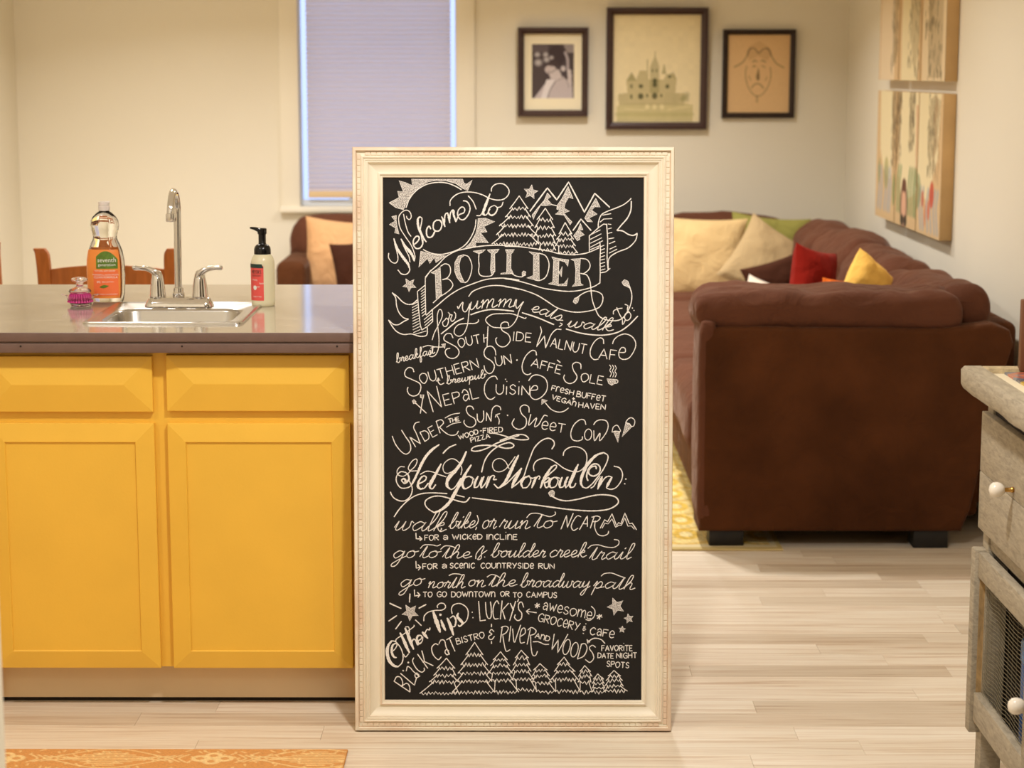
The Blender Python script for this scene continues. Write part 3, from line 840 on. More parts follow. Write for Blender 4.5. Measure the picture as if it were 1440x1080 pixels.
draw('chalk_lettering', '''
@ 530 500
C1.9 1440,808 1330,845 1220,885 1110,940 1020,967 958,960 985,925 1080,908 1200,915 1300,938 1370,930 1385,905 1345,882 1280,895 1210,930 1140,990 1090,1070 1060,1180
@ 710 500
C1.7 -155,785 -90,790 20,820 120,848 210,852 240,840 200,805 130,800 60,820 -10,845 -50,860
@ 530 610
C1.3 280,335 235,335 205,375 215,415 265,430 310,405 340,380
B3.2 270,500 250,470 275,455 292,480 275,500 300,490 325,460 315,415 290,390
C1.6 290,390 240,385 200,430 200,490 240,545 300,548 350,520 400,440
B4.4 630,110 560,160 500,225 450,310 410,400 355,505
C1.4 430,375 390,375 340,375 318,345 350,285 390,255 408,275 385,330 330,380
C1.6 330,480 358,550 345,620 300,670 240,680 180,655 150,620 138,590
B3.6 455,430 425,480 415,530 440,558 470,550
C1.8 430,505 490,470 498,435 470,428 440,455
C1.8 440,558 480,550 520,500
B4.8 650,305 600,400 550,490 535,530 545,555
C1.8 540,555 565,555 595,515
C1.5 440,410 500,380 560,385 620,410 700,435
L2 670,198 700,165 735,135 800,108
C1.3 850,415 860,350 820,280 760,252 700,280 670,330 680,385 720,400 780,370 830,310
B5.2 905,180 860,280 800,370 740,430 712,480 712,530 740,558
C1.8 730,555 760,562 800,530 850,450
B5 955,315 900,400 850,490 790,600 730,700 650,770 580,798
C1.8 580,798 520,760 488,715 500,670 570,635 650,632 740,655 840,685 900,688 940,645
B3.6 935,430 890,445 865,500 880,550 910,555
C1.7 900,558 955,520 972,450 935,430 985,460
B4 1025,430 995,490 985,545
C1.7 985,545 1025,530 1065,440
B3.6 1085,430 1055,500 1055,550
C1.7 1060,550 1100,500 1130,430
B3.4 1150,430 1125,490 1105,548
C1.8 1130,475 1165,425 1192,430 1180,462 1212,462
C1.7 175,840 230,760 320,670 420,615 540,598 710,605
L1.7 805,620 885,640
C1.8 965,648 1100,665 1270,685 1440,702
C1.3 1340,355 1300,280 1245,250 1190,270 1170,320 1190,370 1240,385 1300,360 1350,300 1400,230
@ 710 610
B5 138,218 95,300 45,410 0,490 -55,545
C2 -40,538 -70,548 -95,525 -110,510
C1.8 -50,545 20,500 90,430 165,352
B5 168,348 130,420 90,490 70,548
C1.7 70,545 130,500 190,430 220,340 260,230 300,140 370,70 440,45 490,70 500,110 475,155
B3.8 238,430 195,448 165,500 180,545
C1.7 178,548 225,540 262,480 250,430 235,428 275,450 310,440
B3.8 318,435 295,490 272,548
C1.8 300,475 335,430 355,438 345,462
B4.6 475,330 430,400 390,470 360,548
C1.8 440,380 490,325 522,320 515,350 460,400 415,440
C2.2 395,480 430,448 452,455 430,485 402,500 418,545 460,520
B3.6 505,438 462,465 448,520 470,548
C1.7 470,548 515,530 538,470 510,440 555,450
B4 580,440 555,500 555,545
C1.7 555,545 595,530 628,440
B3.6 640,435 610,500 615,545
C1.6 615,548 640,520 665,470
B5 742,310 710,380 680,450 655,510 665,545
C1.8 665,545 700,535 718,500
C1.6 295,375 290,325 320,275 390,248 460,258 530,300 600,350 680,380 750,380 810,330 830,260 820,190 770,145 700,130 640,145 600,180 590,220
B4.6 1000,190 930,215 870,270 820,340 780,430 770,500 790,540
C1.8 790,540 830,548 880,510 930,450 990,370 1035,280 1042,220 1000,190
C2.2 840,475 828,430 845,360 890,310 940,310 965,350 950,400 900,428 855,410 850,370 880,335 920,330 925,355
C1.6 870,550 900,530 930,480 965,430
B4.6 985,432 965,490 940,560
C1.7 965,520 1010,450 1050,430 1085,440
B4 1085,438 1050,500 1028,545
C1.7 1030,550 1075,562 1130,540 1180,470 1190,400 1160,345 1105,328
L2.4 1222,456 1227,460
L2 1211,503 1215,508
C1.9 0,688 150,705 300,720 450,740 600,760 750,775 900,780 1030,768 1110,735 1150,690 1120,640 1040,620 950,618 850,635 750,660 640,678 560,670 490,640 470,620
F 440,600 460,578 485,570 503,590 495,640 460,635
''', 'largest flourished chalk script reading Get Your Workout On:')
draw('chalk_lettering', '''
@ 530 710
S walk 165 255 685 268 92 1.3 .42
C1.5 650,235 655,245 640,262
S bike 722 236 985 236 74 1.3 .42
C1.4 1015,105 1028,150 1015,190 990,215
L1.4 1010,225 1000,250
S or 1055 240 1200 240 88 1.3 .3
S run 1235 240 1541 240 82 1.3 .35
@ 710 710
S To 290 232 500 232 78 1.3 .3
C1.3 220,130 260,90 330,85 400,105 460,118 510,95 508,70
L1.4 568,245 625,105 632,230 692,85
C1.4 770,120 735,110 700,150 672,215 695,258 740,235
L1.4 755,250 835,110 835,220
L1.4 785,190 835,192
L1.4 865,235 905,115
C1.4 880,125 930,112 965,130 935,165 890,170
C1.4 915,160 910,230 940,295 990,313 1040,295 1050,265
''', 'chalk script reading walk, bike, or run to NCAR')
draw('chalk_mountains', '''
@ 710 710
L1.4 965,235 1010,150 1040,170 1085,90 1130,210 1150,180 1175,190 1215,82 1260,190 1290,185 1332,250
L1.2 985,235 1012,185 1045,192 1085,140 1120,225 1140,215 1155,205 1180,205 1215,130 1245,215 1280,212 1310,245
''', 'small zigzag chalk mountains')
draw('chalk_lettering', '''
@ 530 710
L1.5 395,285 398,342 455,345
L1.5 430,320 458,344 435,362
T FOR 485 358 625 355 52
T a 672 350 718 350 42
T WICKeD 765 350 1065 348 50
T InCLinE 1110 350 1420 350 52
@ 530 710
S go 150 538 395 532 72 1.3 .35
S To 430 538 625 532 68 1.3 .35
C1.3 440,440 480,405 560,405 610,415 645,400
S The 660 540 950 538 62 1.3 .35
C1.3 645,450 690,415 760,420 800,440
C1.3 1000,545 1010,490 1070,420 1085,430 1060,480 1055,540 1020,552 1060,500 1115,460
L1.5 1090,525 1093,530
S boulder 1150 525 1700 530 66 1.3 .35
@ 710 710
S creek 440 530 815 530 70 1.3 .35
S Trail 850 555 1270 548 72 1.3 .38
C1.3 840,440 880,410 950,405 1020,425 1100,430 1150,400 1150,360 1105,350
@ 530 710
L1.5 395,570 398,640 442,630
L1.5 415,605 444,632 420,660
T FOR 465 650 612 645 52
T a 660 640 705 640 42
T SCenIC 740 640 990 640 50
T COUnTRYSIDe 1052 640 1586 642 52
@ 710 710
T RUN 342 645 500 645 50
@ 530 710
S go 225 832 465 812 70 1.3 .35
S norTh 510 840 885 840 62 1.3 .35
C1.3 730,715 770,698 830,700 870,712
S on 915 822 1090 830 66 1.3 .3
S The 1130 828 1410 822 62 1.3 .35
C1.3 1115,730 1160,705 1210,715 1250,740
@ 710 710
S broadway 150 830 855 838 66 1.3 .32
S paTh 890 840 1305 858 66 1.3 .35
C1.3 975,720 1010,695 1080,690 1150,715 1220,740
@ 530 710
L1.5 380,860 382,922 436,912
L1.5 410,885 438,912 415,935
T TO 470 932 560 930 50
T GO 608 930 705 930 52
T DOWnTOWn 755 932 1195 932 54
T OR 1252 925 1340 925 48
@ 710 710
T TO 82 935 172 935 48
T CAMPUS 218 935 525 940 54
''', 'chalk lines about the creek trail and the broadway path')
draw('chalk_lettering', '''
@ 530 840
B5 150,440 115,490 105,560 125,640 170,690 215,702
C1.6 215,702 255,660 265,590 240,510 190,450 150,440
B3.6 200,610 170,600 150,550 158,490 185,465
C1.5 185,465 205,480 185,520 165,540
B4.8 235,360 270,430 300,500 330,560
C1.4 190,450 200,420 260,380 330,330 375,295 375,280
B4.8 285,310 315,380 345,460 372,525
C1.4 290,300 320,300 330,340 325,380
C1.8 350,470 368,425 390,432 412,480 425,465
B3.4 445,385 415,390 405,430 425,468 450,460
C1.8 408,442 442,425 455,398 440,384 418,392
C1.5 440,465 460,440 465,400
B4.4 460,350 485,380 515,415
C1.8 485,365 508,325 532,330 537,308
C1.4 270,575 290,603 322,570
C1.5 475,240 480,190 520,150 590,132 660,128 695,100 680,65 640,60 612,85 615,105
B6 570,145 595,220 620,290 640,352
B4.6 650,230 670,285 695,335
L4 640,172 646,180
B5 712,210 745,285 775,382
B2.6 740,210 775,190 800,230 790,290 765,298
B4.4 824,160 815,195 848,235 868,262 848,290
B2.4 856,286 835,292 822,278
C1.5 862,278 910,230 925,150 900,95 840,62 780,75 755,115 762,165
L1.7 964,148 967,153
L1.7 971,203 974,208
''', 'bold slanting chalk script reading Other Tips:')
draw('chalk_lettering', '''
@ 530 840
L1.5 1030,40 1045,238 1100,230
C1.5 1100,50 1108,160 1128,212 1155,200 1158,120 1150,45
C1.5 1235,65 1215,35 1185,80 1175,150 1190,215 1230,215
L1.5 1268,35 1250,220
L1.5 1332,60 1270,130 1298,220
L1.5 1350,60 1385,130
L1.5 1405,40 1345,235
@ 710 840
L1.5 54,60 85,130
L1.5 110,40 48,235
L1.5 140,15 128,45
C1.5 190,100 170,48 140,65 140,120 170,160 165,215 130,235 98,205 105,175
L1.4 320,155 215,140
L1.4 250,118 215,140 245,170
T aweSOme 382 122 870 222 76
C1.4 875,90 910,130 905,190 860,232 820,225
L1.6 325,58 328,108
L1.6 303,75 352,92
L1.6 350,68 308,100
L1.6 955,170 958,222
L1.6 930,185 985,200
L1.6 980,178 935,214
T GROCeRY 330 238 745 340 80
C1.3 815,295 800,295 800,308 815,310 792,318 795,335 820,325
L1.6 819,266 821,270
L1.6 792,362 796,368
T CaFe 858 372 1100 412 72
''', 'chalk line reading Luckys, awesome grocery and cafe')
draw('chalk_lettering', '''
@ 530 840
L1.5 172,848 335,958
C1.5 175,850 200,805 240,812 262,865 250,900
C1.5 250,900 300,870 330,900 335,958
L1.5 240,770 380,890 402,810
L2.4 262,740 270,744
L2.4 316,655 320,664
C1.5 298,745 310,700 340,715 370,750 430,800
C1.5 425,785 400,765 385,790 400,815 435,795
C1.5 372,612 362,650 400,720 450,757 480,740 478,715
L1.5 412,575 515,718
C1.5 455,540 480,640 465,655 480,650 570,692
C1.5 620,480 590,470 555,510 570,580 620,630 652,602
C1.5 628,470 650,432 685,440 700,500 735,578
C1.5 728,540 700,530 690,558 712,582 735,565
L1.5 705,430 762,395
L1.5 735,415 790,545
T BISTRO 812 475 1092 405 60
C1.4 1185,345 1160,325 1140,352 1165,372 1135,392 1135,420 1165,425 1190,395
L1.5 1160,270 1160,300
L1.5 1160,445 1160,468
L1.5 1248,455 1270,295
C1.4 1258,305 1300,292 1330,310 1310,355 1270,380
C1.4 1275,385 1290,480 1310,545 1348,530
@ 710 840
L1.4 60,290 42,445
C1.4 78,318 95,455 128,370 160,280
C1.4 160,395 205,360 200,312 170,325 152,400 160,460 200,455
L1.4 258,320 225,475
C1.4 232,330 270,305 315,335 300,370 255,385
C1.4 260,390 265,500 280,580 310,588 330,545
T AnD 305 408 448 445 50
C1.4 285,450 340,450 400,475 445,475
L1.4 500,370 475,530 540,430 535,560 638,372
O 625,502 34,78 14,0
O 705,530 34,75 14,0
L1.4 775,475 735,622
C1.4 770,475 812,470 832,520 800,592 735,625
C1.4 918,505 885,485 855,515 890,570 898,620 860,658 815,630
C1.6 1012,465 970,425 900,415 840,450
F 830,425 862,452 836,468
T FAVORiTE 980 542 1290 540 54
T DATE 940 612 1098 618 50
T NIGHT 1130 615 1335 612 52
T SPOTS 1030 700 1255 715 55
''', 'chalk line reading Black Cat bistro and River and Woods, favorite date night spots')
for ax, ay, tr_ in [(705, 615, [(608, 790, 718), (575, 800, 790), (530, 825, 855), (435, 830, 972)]), (990, 455, [(900, 1075, 582), (850, 1122, 682), (820, 1150, 768), (805, 1165, 850), (760, 1195, 962)]),
                    (1252, 550, [(1178, 1320, 632), (1150, 1345, 692), (1130, 1372, 768), (1160, 1382, 840), (1190, 1435, 958)])]:
    c = Chalk().at(530, 840); tree(c, ax, ay, tr_); c.build('chalk_tree')
for ax, ay, tr_ in [(165, 535, [(105, 240, 612), (85, 252, 685), (70, 265, 750), (75, 292, 832), (120, 320, 938)]), (355, 670, [(290, 430, 736), (278, 452, 796), (275, 478, 862), (320, 515, 955)]),
                    (600, 605, [(530, 655, 680), (500, 712, 750), (465, 742, 832), (515, 765, 952)]), (808, 690, [(760, 868, 750), (745, 882, 800), (740, 872, 858), (760, 885, 958)]),
                    (940, 775, [(895, 1000, 828), (885, 1005, 870), (888, 1012, 918), (880, 1020, 960)]), (1105, 740, [(1045, 1172, 796), (1025, 1190, 842), (1010, 1198, 898), (1015, 1240, 948)])]:
    c = Chalk().at(710, 840); tree(c, ax, ay, tr_); c.build('chalk_tree')
# ------------------------------------------------------------------ counter and cabinets
def counter_mat():
    m = bpy.data.materials.new('counter_top_finish'); m.use_nodes = True; g = N(m); b = g.n['Principled BSDF']
    ge = g.a('ShaderNodeNewGeometry'); mp = g.a('ShaderNodeMapping'); mp.inputs['Scale'].default_value = (3, 9, 3); g.l(ge.outputs['Position'], mp.inputs[0])
    n1 = g.a('ShaderNodeTexNoise', inp={'Scale': 2.2, 'Detail': 8.0, 'Roughness': .65, 'Distortion': .8}); g.l(mp.outputs[0], n1.inputs['Vector'])
    rp = g.ramp([(.35, lin((176, 164, 148))), (.55, lin((200, 188, 170))), (.72, lin((216, 205, 186)))]); g.l(n1.outputs['Fac'], rp.inputs[0]); g.l(rp.outputs[0], b.inputs['Base Color'])
    b.inputs['Roughness'].default_value = .12; b.inputs['Coat Weight'].default_value = .6; b.inputs['Coat Roughness'].default_value = .08
    bp = g.a('ShaderNodeBump', inp={'Strength': .25, 'Distance': .001}); g.l(n1.outputs['Fac'], bp.inputs['Height']); g.l(bp.outputs[0], b.inputs['Normal'])
    return m
M_ctr = counter_mat()
M_edge = mat('counter_edge_paint', (112, 88, 78), .45, vary=.06, vscale=30, bump=.2, bscale=90)
M_yel = mat('yellow_cabinet_paint', (240, 189, 68), .42, vary=.03, vscale=6, bump=.12, bscale=150)
M_toe = mat('toe_kick_board', (226, 200, 160), .6, vary=.05, vscale=5)
M_dark = mat('nail_and_gap_shade', (40, 28, 18), .8)  # near-black for nail heads and for gap shade put in as colour
CY = 4.457; CX0 = -2.2; CX1 = .10; CYB = 5.486
SKX0, SKX1, SKY0, SKY1 = -1.032, -.652, 4.602, 5.015
ct = thing('countertop', ((CX0 + CX1) / 2, 5, .863), 'grey-brown countertop with layered painted edge, holding the sink', 'countertop')
hx0, hx1, hy0, hy1 = SKX0 + .02, SKX1 - .02, SKY0 + .02, SKY1 - .02
tp = MB()
for x0, x1, y0, y1 in ((CX0, CX1, CY + .003, hy0), (CX0, CX1, hy1, CYB), (CX0, hx0, hy0, hy1), (hx1, CX1, hy0, hy1)): tp.box(x0, x1, y0, y1, .889, .91)
tp.build('counter_surface', M_ctr, ct, smooth=0)
e = MB(); e.bbox(CX0, CX1, CY, CY + .02, .889, .9096, .0015); e.box(CX0, CX1, CY + .006, CY + .03, .884, .889); e.bbox(CX0, CX1, CY + .002, CY + .03, .863, .885, .002)
e.box(CX0, CX1, CY + .03, CY + .05, .863, .889); e.box(CX1 - .03, CX1, CY + .05, CYB, .863, .889); e.box(CX0, CX1, CYB - .03, CYB, .863, .889)
e.build('counter_edge', M_edge, ct)
for x in (29, 256, 255 + 219):
    p = oY(x if x != 29 else 29, 487, CY + .002)
    MB().lathe([(.0022, 0), (.0024, .0006), (.001, .001)], n=10, M=Matrix.Translation((p.x, CY + .002, p.z)) @ Matrix.Rotation(R(90), 4, 'X')).build('nail_head', M_dark, ct)

FY = 4.512; DY = 4.497
def panel_front(name, parent, x0, x1, z0, z1, kind, label=None):
    """overlay front; kind 'drawer' hip-shaped, 'door' mitred bevel frame with flat centre"""
    m = MB(); r = lambda a, y: [(x0 + a, y, z0 + a), (x1 - a, y, z0 + a), (x1 - a, y, z1 - a), (x0 + a, y, z1 - a)]
    if kind == 'drawer':
        hh = (z1 - z0) / 2 - .001
        m.loops([r(0, FY), r(0, DY + .001), r(.001, DY), r(hh, DY - .012)], False, True)
    else:
        m.loops([r(0, FY), r(0, DY + .001), r(.001, DY), r(.0425, DY - .0075), r(.0435, DY - .0065), r(.0445, DY - .0035), r(.0450, DY - .0030)], False, True)
    return m.build(name, M_yel, parent, label, smooth=0)
def cabinet(x0, x1, bays, label, grp=None):
    c = thing('base_cabinet', ((x0 + x1) / 2, 4.8, 0), label, 'cabinet', grp)
    body = MB(); body.box(x0, x0 + .018, FY + .02, 5.10, .0, .863); body.box(x1 - .018, x1, FY + .02, 5.10, .0, .863)
    body.box(x0 + .018, x1 - .018, 5.085, 5.10, 0, .863); body.box(x0 + .018, x1 - .018, FY + .02, 5.085, .104, .12)
    body.build('cabinet_body', M_yel, c, smooth=0)
    f = MB(); f.box(x0, x1, FY, FY + .02, .842, .863); f.box(x0, x1, FY, FY + .02, .685, .727); f.box(x0, x1, FY, FY + .02, .104, .118)
    f.box(x0 + .0002, bays[0][0] + .012, FY + .0002, FY + .0198, .118, .842); f.box(bays[-1][1] - .012, x1 - .0002, FY + .0002, FY + .0198, .118, .842)
    for (a, b_), (c2, d2) in zip(bays[:-1], bays[1:]): f.box(b_ - .012, c2 + .012, FY + .0002, FY + .0198, .118, .842)
    f.build('face_frame', M_yel, c, smooth=0)
    for i, (a, b_) in enumerate(bays):
        panel_front('drawer_front', c, a, b_, .7195 + (.002 if i else 0), .851 + (.0015 if i else -.001), 'drawer')
        panel_front('door', c, a - .001, b_ + .001, .1045, .6925, 'door')
    tk = MB(); tk.bbox(x0, x1, 4.560, 4.575, .012, .103, .001); tk.build('toe_kick', M_toe, c, label='tan painted toe kick board')
    MB().box(x0, x1, 4.573, 4.58, 0, .014).build('toe_gap_shade', M_dark, c, smooth=0)  # dark strip painting the shade below the toe kick
    return c
cabinet(-1.268, -.372, [(-1.236, -.848), (-.8155, -.3925)], 'yellow base cabinet with two panelled doors and two drawers under the sink')
cabinet(-2.19, -1.272, [(-2.165, -1.745), (-1.715, -1.298)], 'yellow base cabinet left of the sink cabinet, beyond the left edge')
cabinet(-.368, .08, [(-.345, .055)], 'narrow yellow base cabinet standing behind the chalkboard')

# sink
M_steel = mat('brushed_steel', (200, 196, 190), .24, 1.0)
M_chrome = mat('chrome', (226, 224, 222), .06, 1.0)
sink = thing('bar_sink', ((SKX0 + SKX1) / 2, 4.8, .91), 'small square stainless steel drop-in sink in the counter', 'sink')
def rr(x0, x1, y0, y1, r, z, n=6):
    o = []
    for cx, cy, a0 in ((x1 - r, y1 - r, 0), (x0 + r, y1 - r, 90), (x0 + r, y0 + r, 180), (x1 - r, y0 + r, 270)):
        for i in range(n + 1):
            a = R(a0 + 90 * i / n); o.append((cx + r * math.cos(a), cy + r * math.sin(a), z))
    return o
X0, X1, Y0, Y1 = SKX0, SKX1, SKY0, SKY1
bx0, bx1, by0, by1 = X0 + .035, X1 - .035, Y0 + .03, Y1 - .115
L = [rr(X0, X1, Y0, Y1, .018, .9101), rr(X0 + .001, X1 - .001, Y0 + .001, Y1 - .001, .018, .9145), rr(X0 + .006, X1 - .006, Y0 + .006, Y1 - .006, .016, .9165), rr(X0 + .013, X1 - .013, Y0 + .012, Y1 - .013, .02, .9135),
     rr(bx0 - .004, bx1 + .004, by0 - .004, by1 + .004, .05, .9125), rr(bx0, bx1, by0, by1, .05, .9105), rr(bx0 + .003, bx1 - .003, by0 + .003, by1 - .003, .05, .904),
     rr(bx0 + .01, bx1 - .01, by0 + .01, by1 - .01, .05, .80), rr(bx0 + .03, bx1 - .03, by0 + .03, by1 - .03, .05, .772), rr(bx0 + .07, bx1 - .07, by0 + .07, by1 - .07, .04, .768)]
MB().loops(L, False, True).build('basin', M_steel, sink, smooth=50, fix=False)
mx_, my_ = (bx0 + bx1) / 2, (by0 + by1) / 2
MB().lathe([(.001, .0), (.036, .0), (.04, .004), (.042, .003), (.042, -.002)], (mx_, my_, .7685), 24).build('drain', M_chrome, sink)
# faucet
fy = 4.945; fx = oY(252.5, 425, fy).x; fz = .9135
fau = thing('faucet', (fx, fy, fz), 'chrome gooseneck faucet with two lever handles behind the sink', 'faucet')
d = MB(); W = .086
d.loops([rr(fx - W, fx + W, fy - .027, fy + .027, .02, fz), rr(fx - W, fx + W, fy - .027, fy + .027, .02, fz + .004), rr(fx - W + .008, fx + W - .008, fy - .02, fy + .02, .017, fz + .020), rr(fx - W + .012, fx + W - .012, fy - .016, fy + .016, .013, fz + .023)])
d.build('deck_plate', M_chrome, fau)
MB().lathe([(.015, .022), (.0155, .026), (.0155, .034), (.013, .036), (.012, .046), (.0095, .048)], (fx - .002, fy, fz), 28).build('collar', M_chrome, fau)
sp = []
zt_ = 1.150; rad_ = .054
sp = [(fx - .002, fy, fz + .04), (fx - .002, fy, 1.0), (fx - .001, fy, 1.08), (fx, fy, zt_)]
for a in range(20, 181, 20):
    q = R(a); sp.append((fx + .003 * (a / 180), fy - rad_ + rad_ * math.cos(q), zt_ + rad_ * math.sin(q)))
sp += [(fx + .003, fy - 2 * rad_ - .0005, zt_ - .004)]
MB().tube(sp, [.0092] * (len(sp) - 3) + [.0098, .0104, .0106], 20, 4).build('spout', M_chrome, fau, smooth=60)
MB().lathe([(.0098, .008), (.0122, .006), (.0128, 0), (.0128, -.010), (.0115, -.013), (.009, -.0135), (.009, -.008)], (fx + .003, fy - 2 * rad_ - .0005, zt_ - .002), 28).build('aerator', M_chrome, fau)
for s in (-1, 1):
    hx = fx + s * .0515 - (.003 if s < 0 else -.001)
    h = MB(); h.lathe([(.0200, .020), (.0208, .024), (.0205, .028), (.0195, .032), (.0185, .046), (.0160, .064), (.0130, .080), (.009, .089), (.001, .092)], (hx, fy, fz), 28)
    ho = h.build('handle', M_chrome, fau, smooth=60)
    l = MB(); l.tube([(hx - s * .002, fy, fz + .070), (hx + s * .006, fy - .004, fz + .086), (hx + s * .022, fy - .006, fz + .095), (hx + s * .040, fy - .008, fz + .097), (hx + s * .056, fy - .01, fz + .098), (hx + s * .060, fy - .01, fz + .098)],
              [.0140, .0130, .0105, .0088, .0095, .005], 16, 5, .62)
    l.build('lever', M_chrome, ho, smooth=60)

# ------------------------------------------------------------------ lettering helper (flat print on labels)
def text_mesh(txt, size, font_space=1.0):
    cu = bpy.data.curves.new('print', 'FONT'); cu.body = txt; cu.size = size; cu.align_x = 'CENTER'; cu.space_character = font_space; cu.resolution_u = 2
    ob = bpy.data.objects.new('print', cu); COL.objects.link(ob)
    dg = bpy.context.evaluated_depsgraph_get(); me = bpy.data.meshes.new_from_object(ob.evaluated_get(dg))
    vs = [v.co.copy() for v in me.vertices]; fs = [list(p.vertices) for p in me.polygons]
    bpy.data.objects.remove(ob); bpy.data.curves.remove(cu); bpy.data.meshes.remove(me)
    return vs, fs
def print_on(parent, lines, fn, m, name='lettering', label=None):
    for txt, u, v, size, sx in lines:
        mb = MB(); vs, fs = text_mesh(txt, size); mb.add([fn(u + p.x * sx, v + p.y) for p in vs], fs)
        mb.build(name, m, parent, label, smooth=0, fix=False)

# dish soap bottle
M_clear = mat('clear_plastic', (250, 250, 245), .03, trans=1.0, ior=1.38)
M_orange = mat('orange_label', (255, 150, 66), .35, vary=.05, vscale=30)
M_orange2 = mat('orange_label_deep', (255, 124, 70), .35)
M_green = mat('green_badge', (96, 128, 38), .4, vary=.35, vscale=70)
M_white = mat('white_print', (250, 244, 232), .5)
M_cap = mat('milky_cap', (238, 226, 218), .3, sub=.2)
sy_ = 5.07; sx_ = oY(150.5, 424, sy_).x
soapb = thing('dish_soap_bottle', (sx_, sy_, .91), 'clear dish soap bottle with orange label and white cap beside the sink', 'soap bottle')
BP = [(.000, .0), (.040, .0), (.043, .003), (.047, .022), (.0487, .05), (.0492, .085), (.0480, .11), (.0440, .132), (.0375, .150), (.0325, .160), (.0305, .167), (.0320, .176), (.0355, .188), (.0372, .199), (.0355, .210), (.0300, .220), (.0215, .2285), (.0135, .234), (.0115, .237), (.0115, .240)]
def brad(z):
    for (r0, z0), (r1, z1) in zip(BP[1:-1], BP[2:]):
        if z0 <= z <= z1: return r0 + (r1 - r0) * (z - z0) / max(z1 - z0, 1e-6)
    return BP[-1][0]
SYB = .62
MB().lathe(BP, (sx_, sy_, .91), 48, SYB).build('bottle_body', M_clear, soapb, smooth=70)
cpm = MB().lathe([(.0145, .236), (.0150, .238), (.0150, .2475), (.0135, .2485), (.0135, .250), (.0148, .251), (.0148, .2575), (.0135, .259), (.001, .259)], (sx_, sy_, .91), 36)
cpm.build('cap', M_cap, soapb)
def onb(x, z, d=.0008):
    r = brad(z) ; t = max(-1, min(1, x / r)); th = math.asin(t)
    return (sx_ + (r + d) * math.sin(th), sy_ - (r * SYB + d) * math.cos(th), .91 + z)
def patch(poly_fn, nu, nv, d): return MB().grid(lambda u, v: onb(*poly_fn(u, v), d), nu, nv)
def lab(u, v):
    z = .012 + v * .125; r = brad(z); top = 1
    return (-r * .985 + u * (r * 1.80), z)
patch(lab, 30, 24, .0006).build('front_label', M_orange, soapb, smooth=60, fix=False)
# the same wrap continues on the back, seen through the plastic
MB().grid(lambda u, v: (lambda q: (q[0], 2 * sy_ - q[1], q[2]))(onb(-brad(.012 + v * .125) * .9 + u * brad(.012 + v * .125) * 1.7, .012 + v * .125, .0006)), 20, 20).build('back_label', M_orange, soapb, smooth=60, fix=False)
MB().grid(lambda u, v: onb(-.027 + u * .062, .018 + v * .066, .0009), 20, 14).build('label_panel', M_orange2, soapb, smooth=60, fix=False)
MB().grid(lambda u, v: onb(-.0185 + u * .053, .0885 + v * (.016 + .029 * math.sin(math.pi * (.14 + .80 * u)) ** .8), .0012), 20, 12).build('label_badge', M_green, soapb, 'green leafy badge on the orange label', smooth=60, fix=False)
P2 = lambda x, z: onb(x, z, .0016)
print_on(soapb, [('seventh', .008, .1055, .0165, .9), ('generation', .008, .0955, .0105, .95), ('NATURAL DISH LIQUID', .003, .0815, .0048, 1.0), ('POWERFUL, NON-TOXIC', .004, .0710, .0052, 1.1), ('CLEAN FORMULA', .004, .0640, .0074, 1.0), ('0%', -.013, .0515, .0085, 1.0),
                 ('dyes, perfumes', .010, .0535, .0048, 1.), ('HYPOALLERGENIC, BIODEGRADABLE', .003, .0215, .0034, 1.)], P2, M_white)
MB().grid(lambda u, v: onb(-.012 + u * .024, .041 + (v - .5) * .008 * math.sin(math.pi * u) + .003 * u, .0014), 8, 3).build('leaf_print', M_green, soapb, smooth=0, fix=False)

# foaming hand soap
hy_ = 4.985; hx_ = oY(370.5, 428, hy_).x
M_milk = mat('milky_soap_bottle', (236, 226, 190), .25, sub=.3)
M_blk = mat('black_plastic', (14, 13, 13), .22)
M_red = mat('coral_label', (240, 92, 84), .5)
M_dgreen = mat('dark_green_label', (38, 62, 54), .5)
hs = thing('hand_soap_bottle', (hx_, hy_, .91), 'foaming hand soap bottle with black pump and coral label right of the sink', 'soap bottle')
HP = [(.001, 0), (.027, 0), (.0298, .003), (.0300, .012), (.0300, .105), (.0292, .115), (.0262, .124), (.0215, .130), (.020, .134)]
MB().lathe(HP, (hx_, hy_, .91), 40).build('bottle_body', M_milk, hs, smooth=60)
MB().lathe([(.0208, .131), (.0212, .134), (.0212, .144), (.0195, .150), (.0150, .1555), (.0105, .157), (.0095, .159), (.0095, .182), (.0115, .183), (.0118, .196), (.009, .1975), (.001, .1978)], (hx_, hy_, .91), 36).build('pump_collar', M_blk, hs)
MB().tube([(hx_ + .009, hy_, .91 + .190), (hx_ - .006, hy_ - .001, .91 + .192), (hx_ - .018, hy_ - .003, .91 + .1965), (hx_ - .030, hy_ - .004, .91 + .1985)], [.0085, .0085, .0060, .0035], 14, 5, .7).build('pump_nozzle', M_blk, hs)
def onh(x, z, d=.0005):
    th = max(-1.5, min(1.5, x / .03)); return (hx_ + (.03 + d) * math.sin(th), hy_ - (.03 + d) * math.cos(th), .91 + z)
MB().grid(lambda u, v: onh(-.042 + u * .0475, .016 + v * .088, .0005), 16, 4).build('front_label', M_red, hs, smooth=60, fix=False)
MB().grid(lambda u, v: onh(-.042 + u * .0475 - .004 * v * u, .0985 + v * .010, .0009), 16, 2).build('label_band', M_dgreen, hs, smooth=60, fix=False)
PH_ = lambda x, z: onh(x, z, .0012)
print_on(hs, [("MEYER'S", -.014, .0845, .0125, .62), ('CLEAN DAY', -.014, .0775, .006, .8)], PH_, M_dgreen)
print_on(hs, [('foaming', -.018, .067, .006, .8), ('hand soap', -.014, .050, .006, .8), ('Radish', .0, .058, .006, .7), ('CRUELTY FREE', -.012, .0245, .0045, .8)], PH_, M_white)
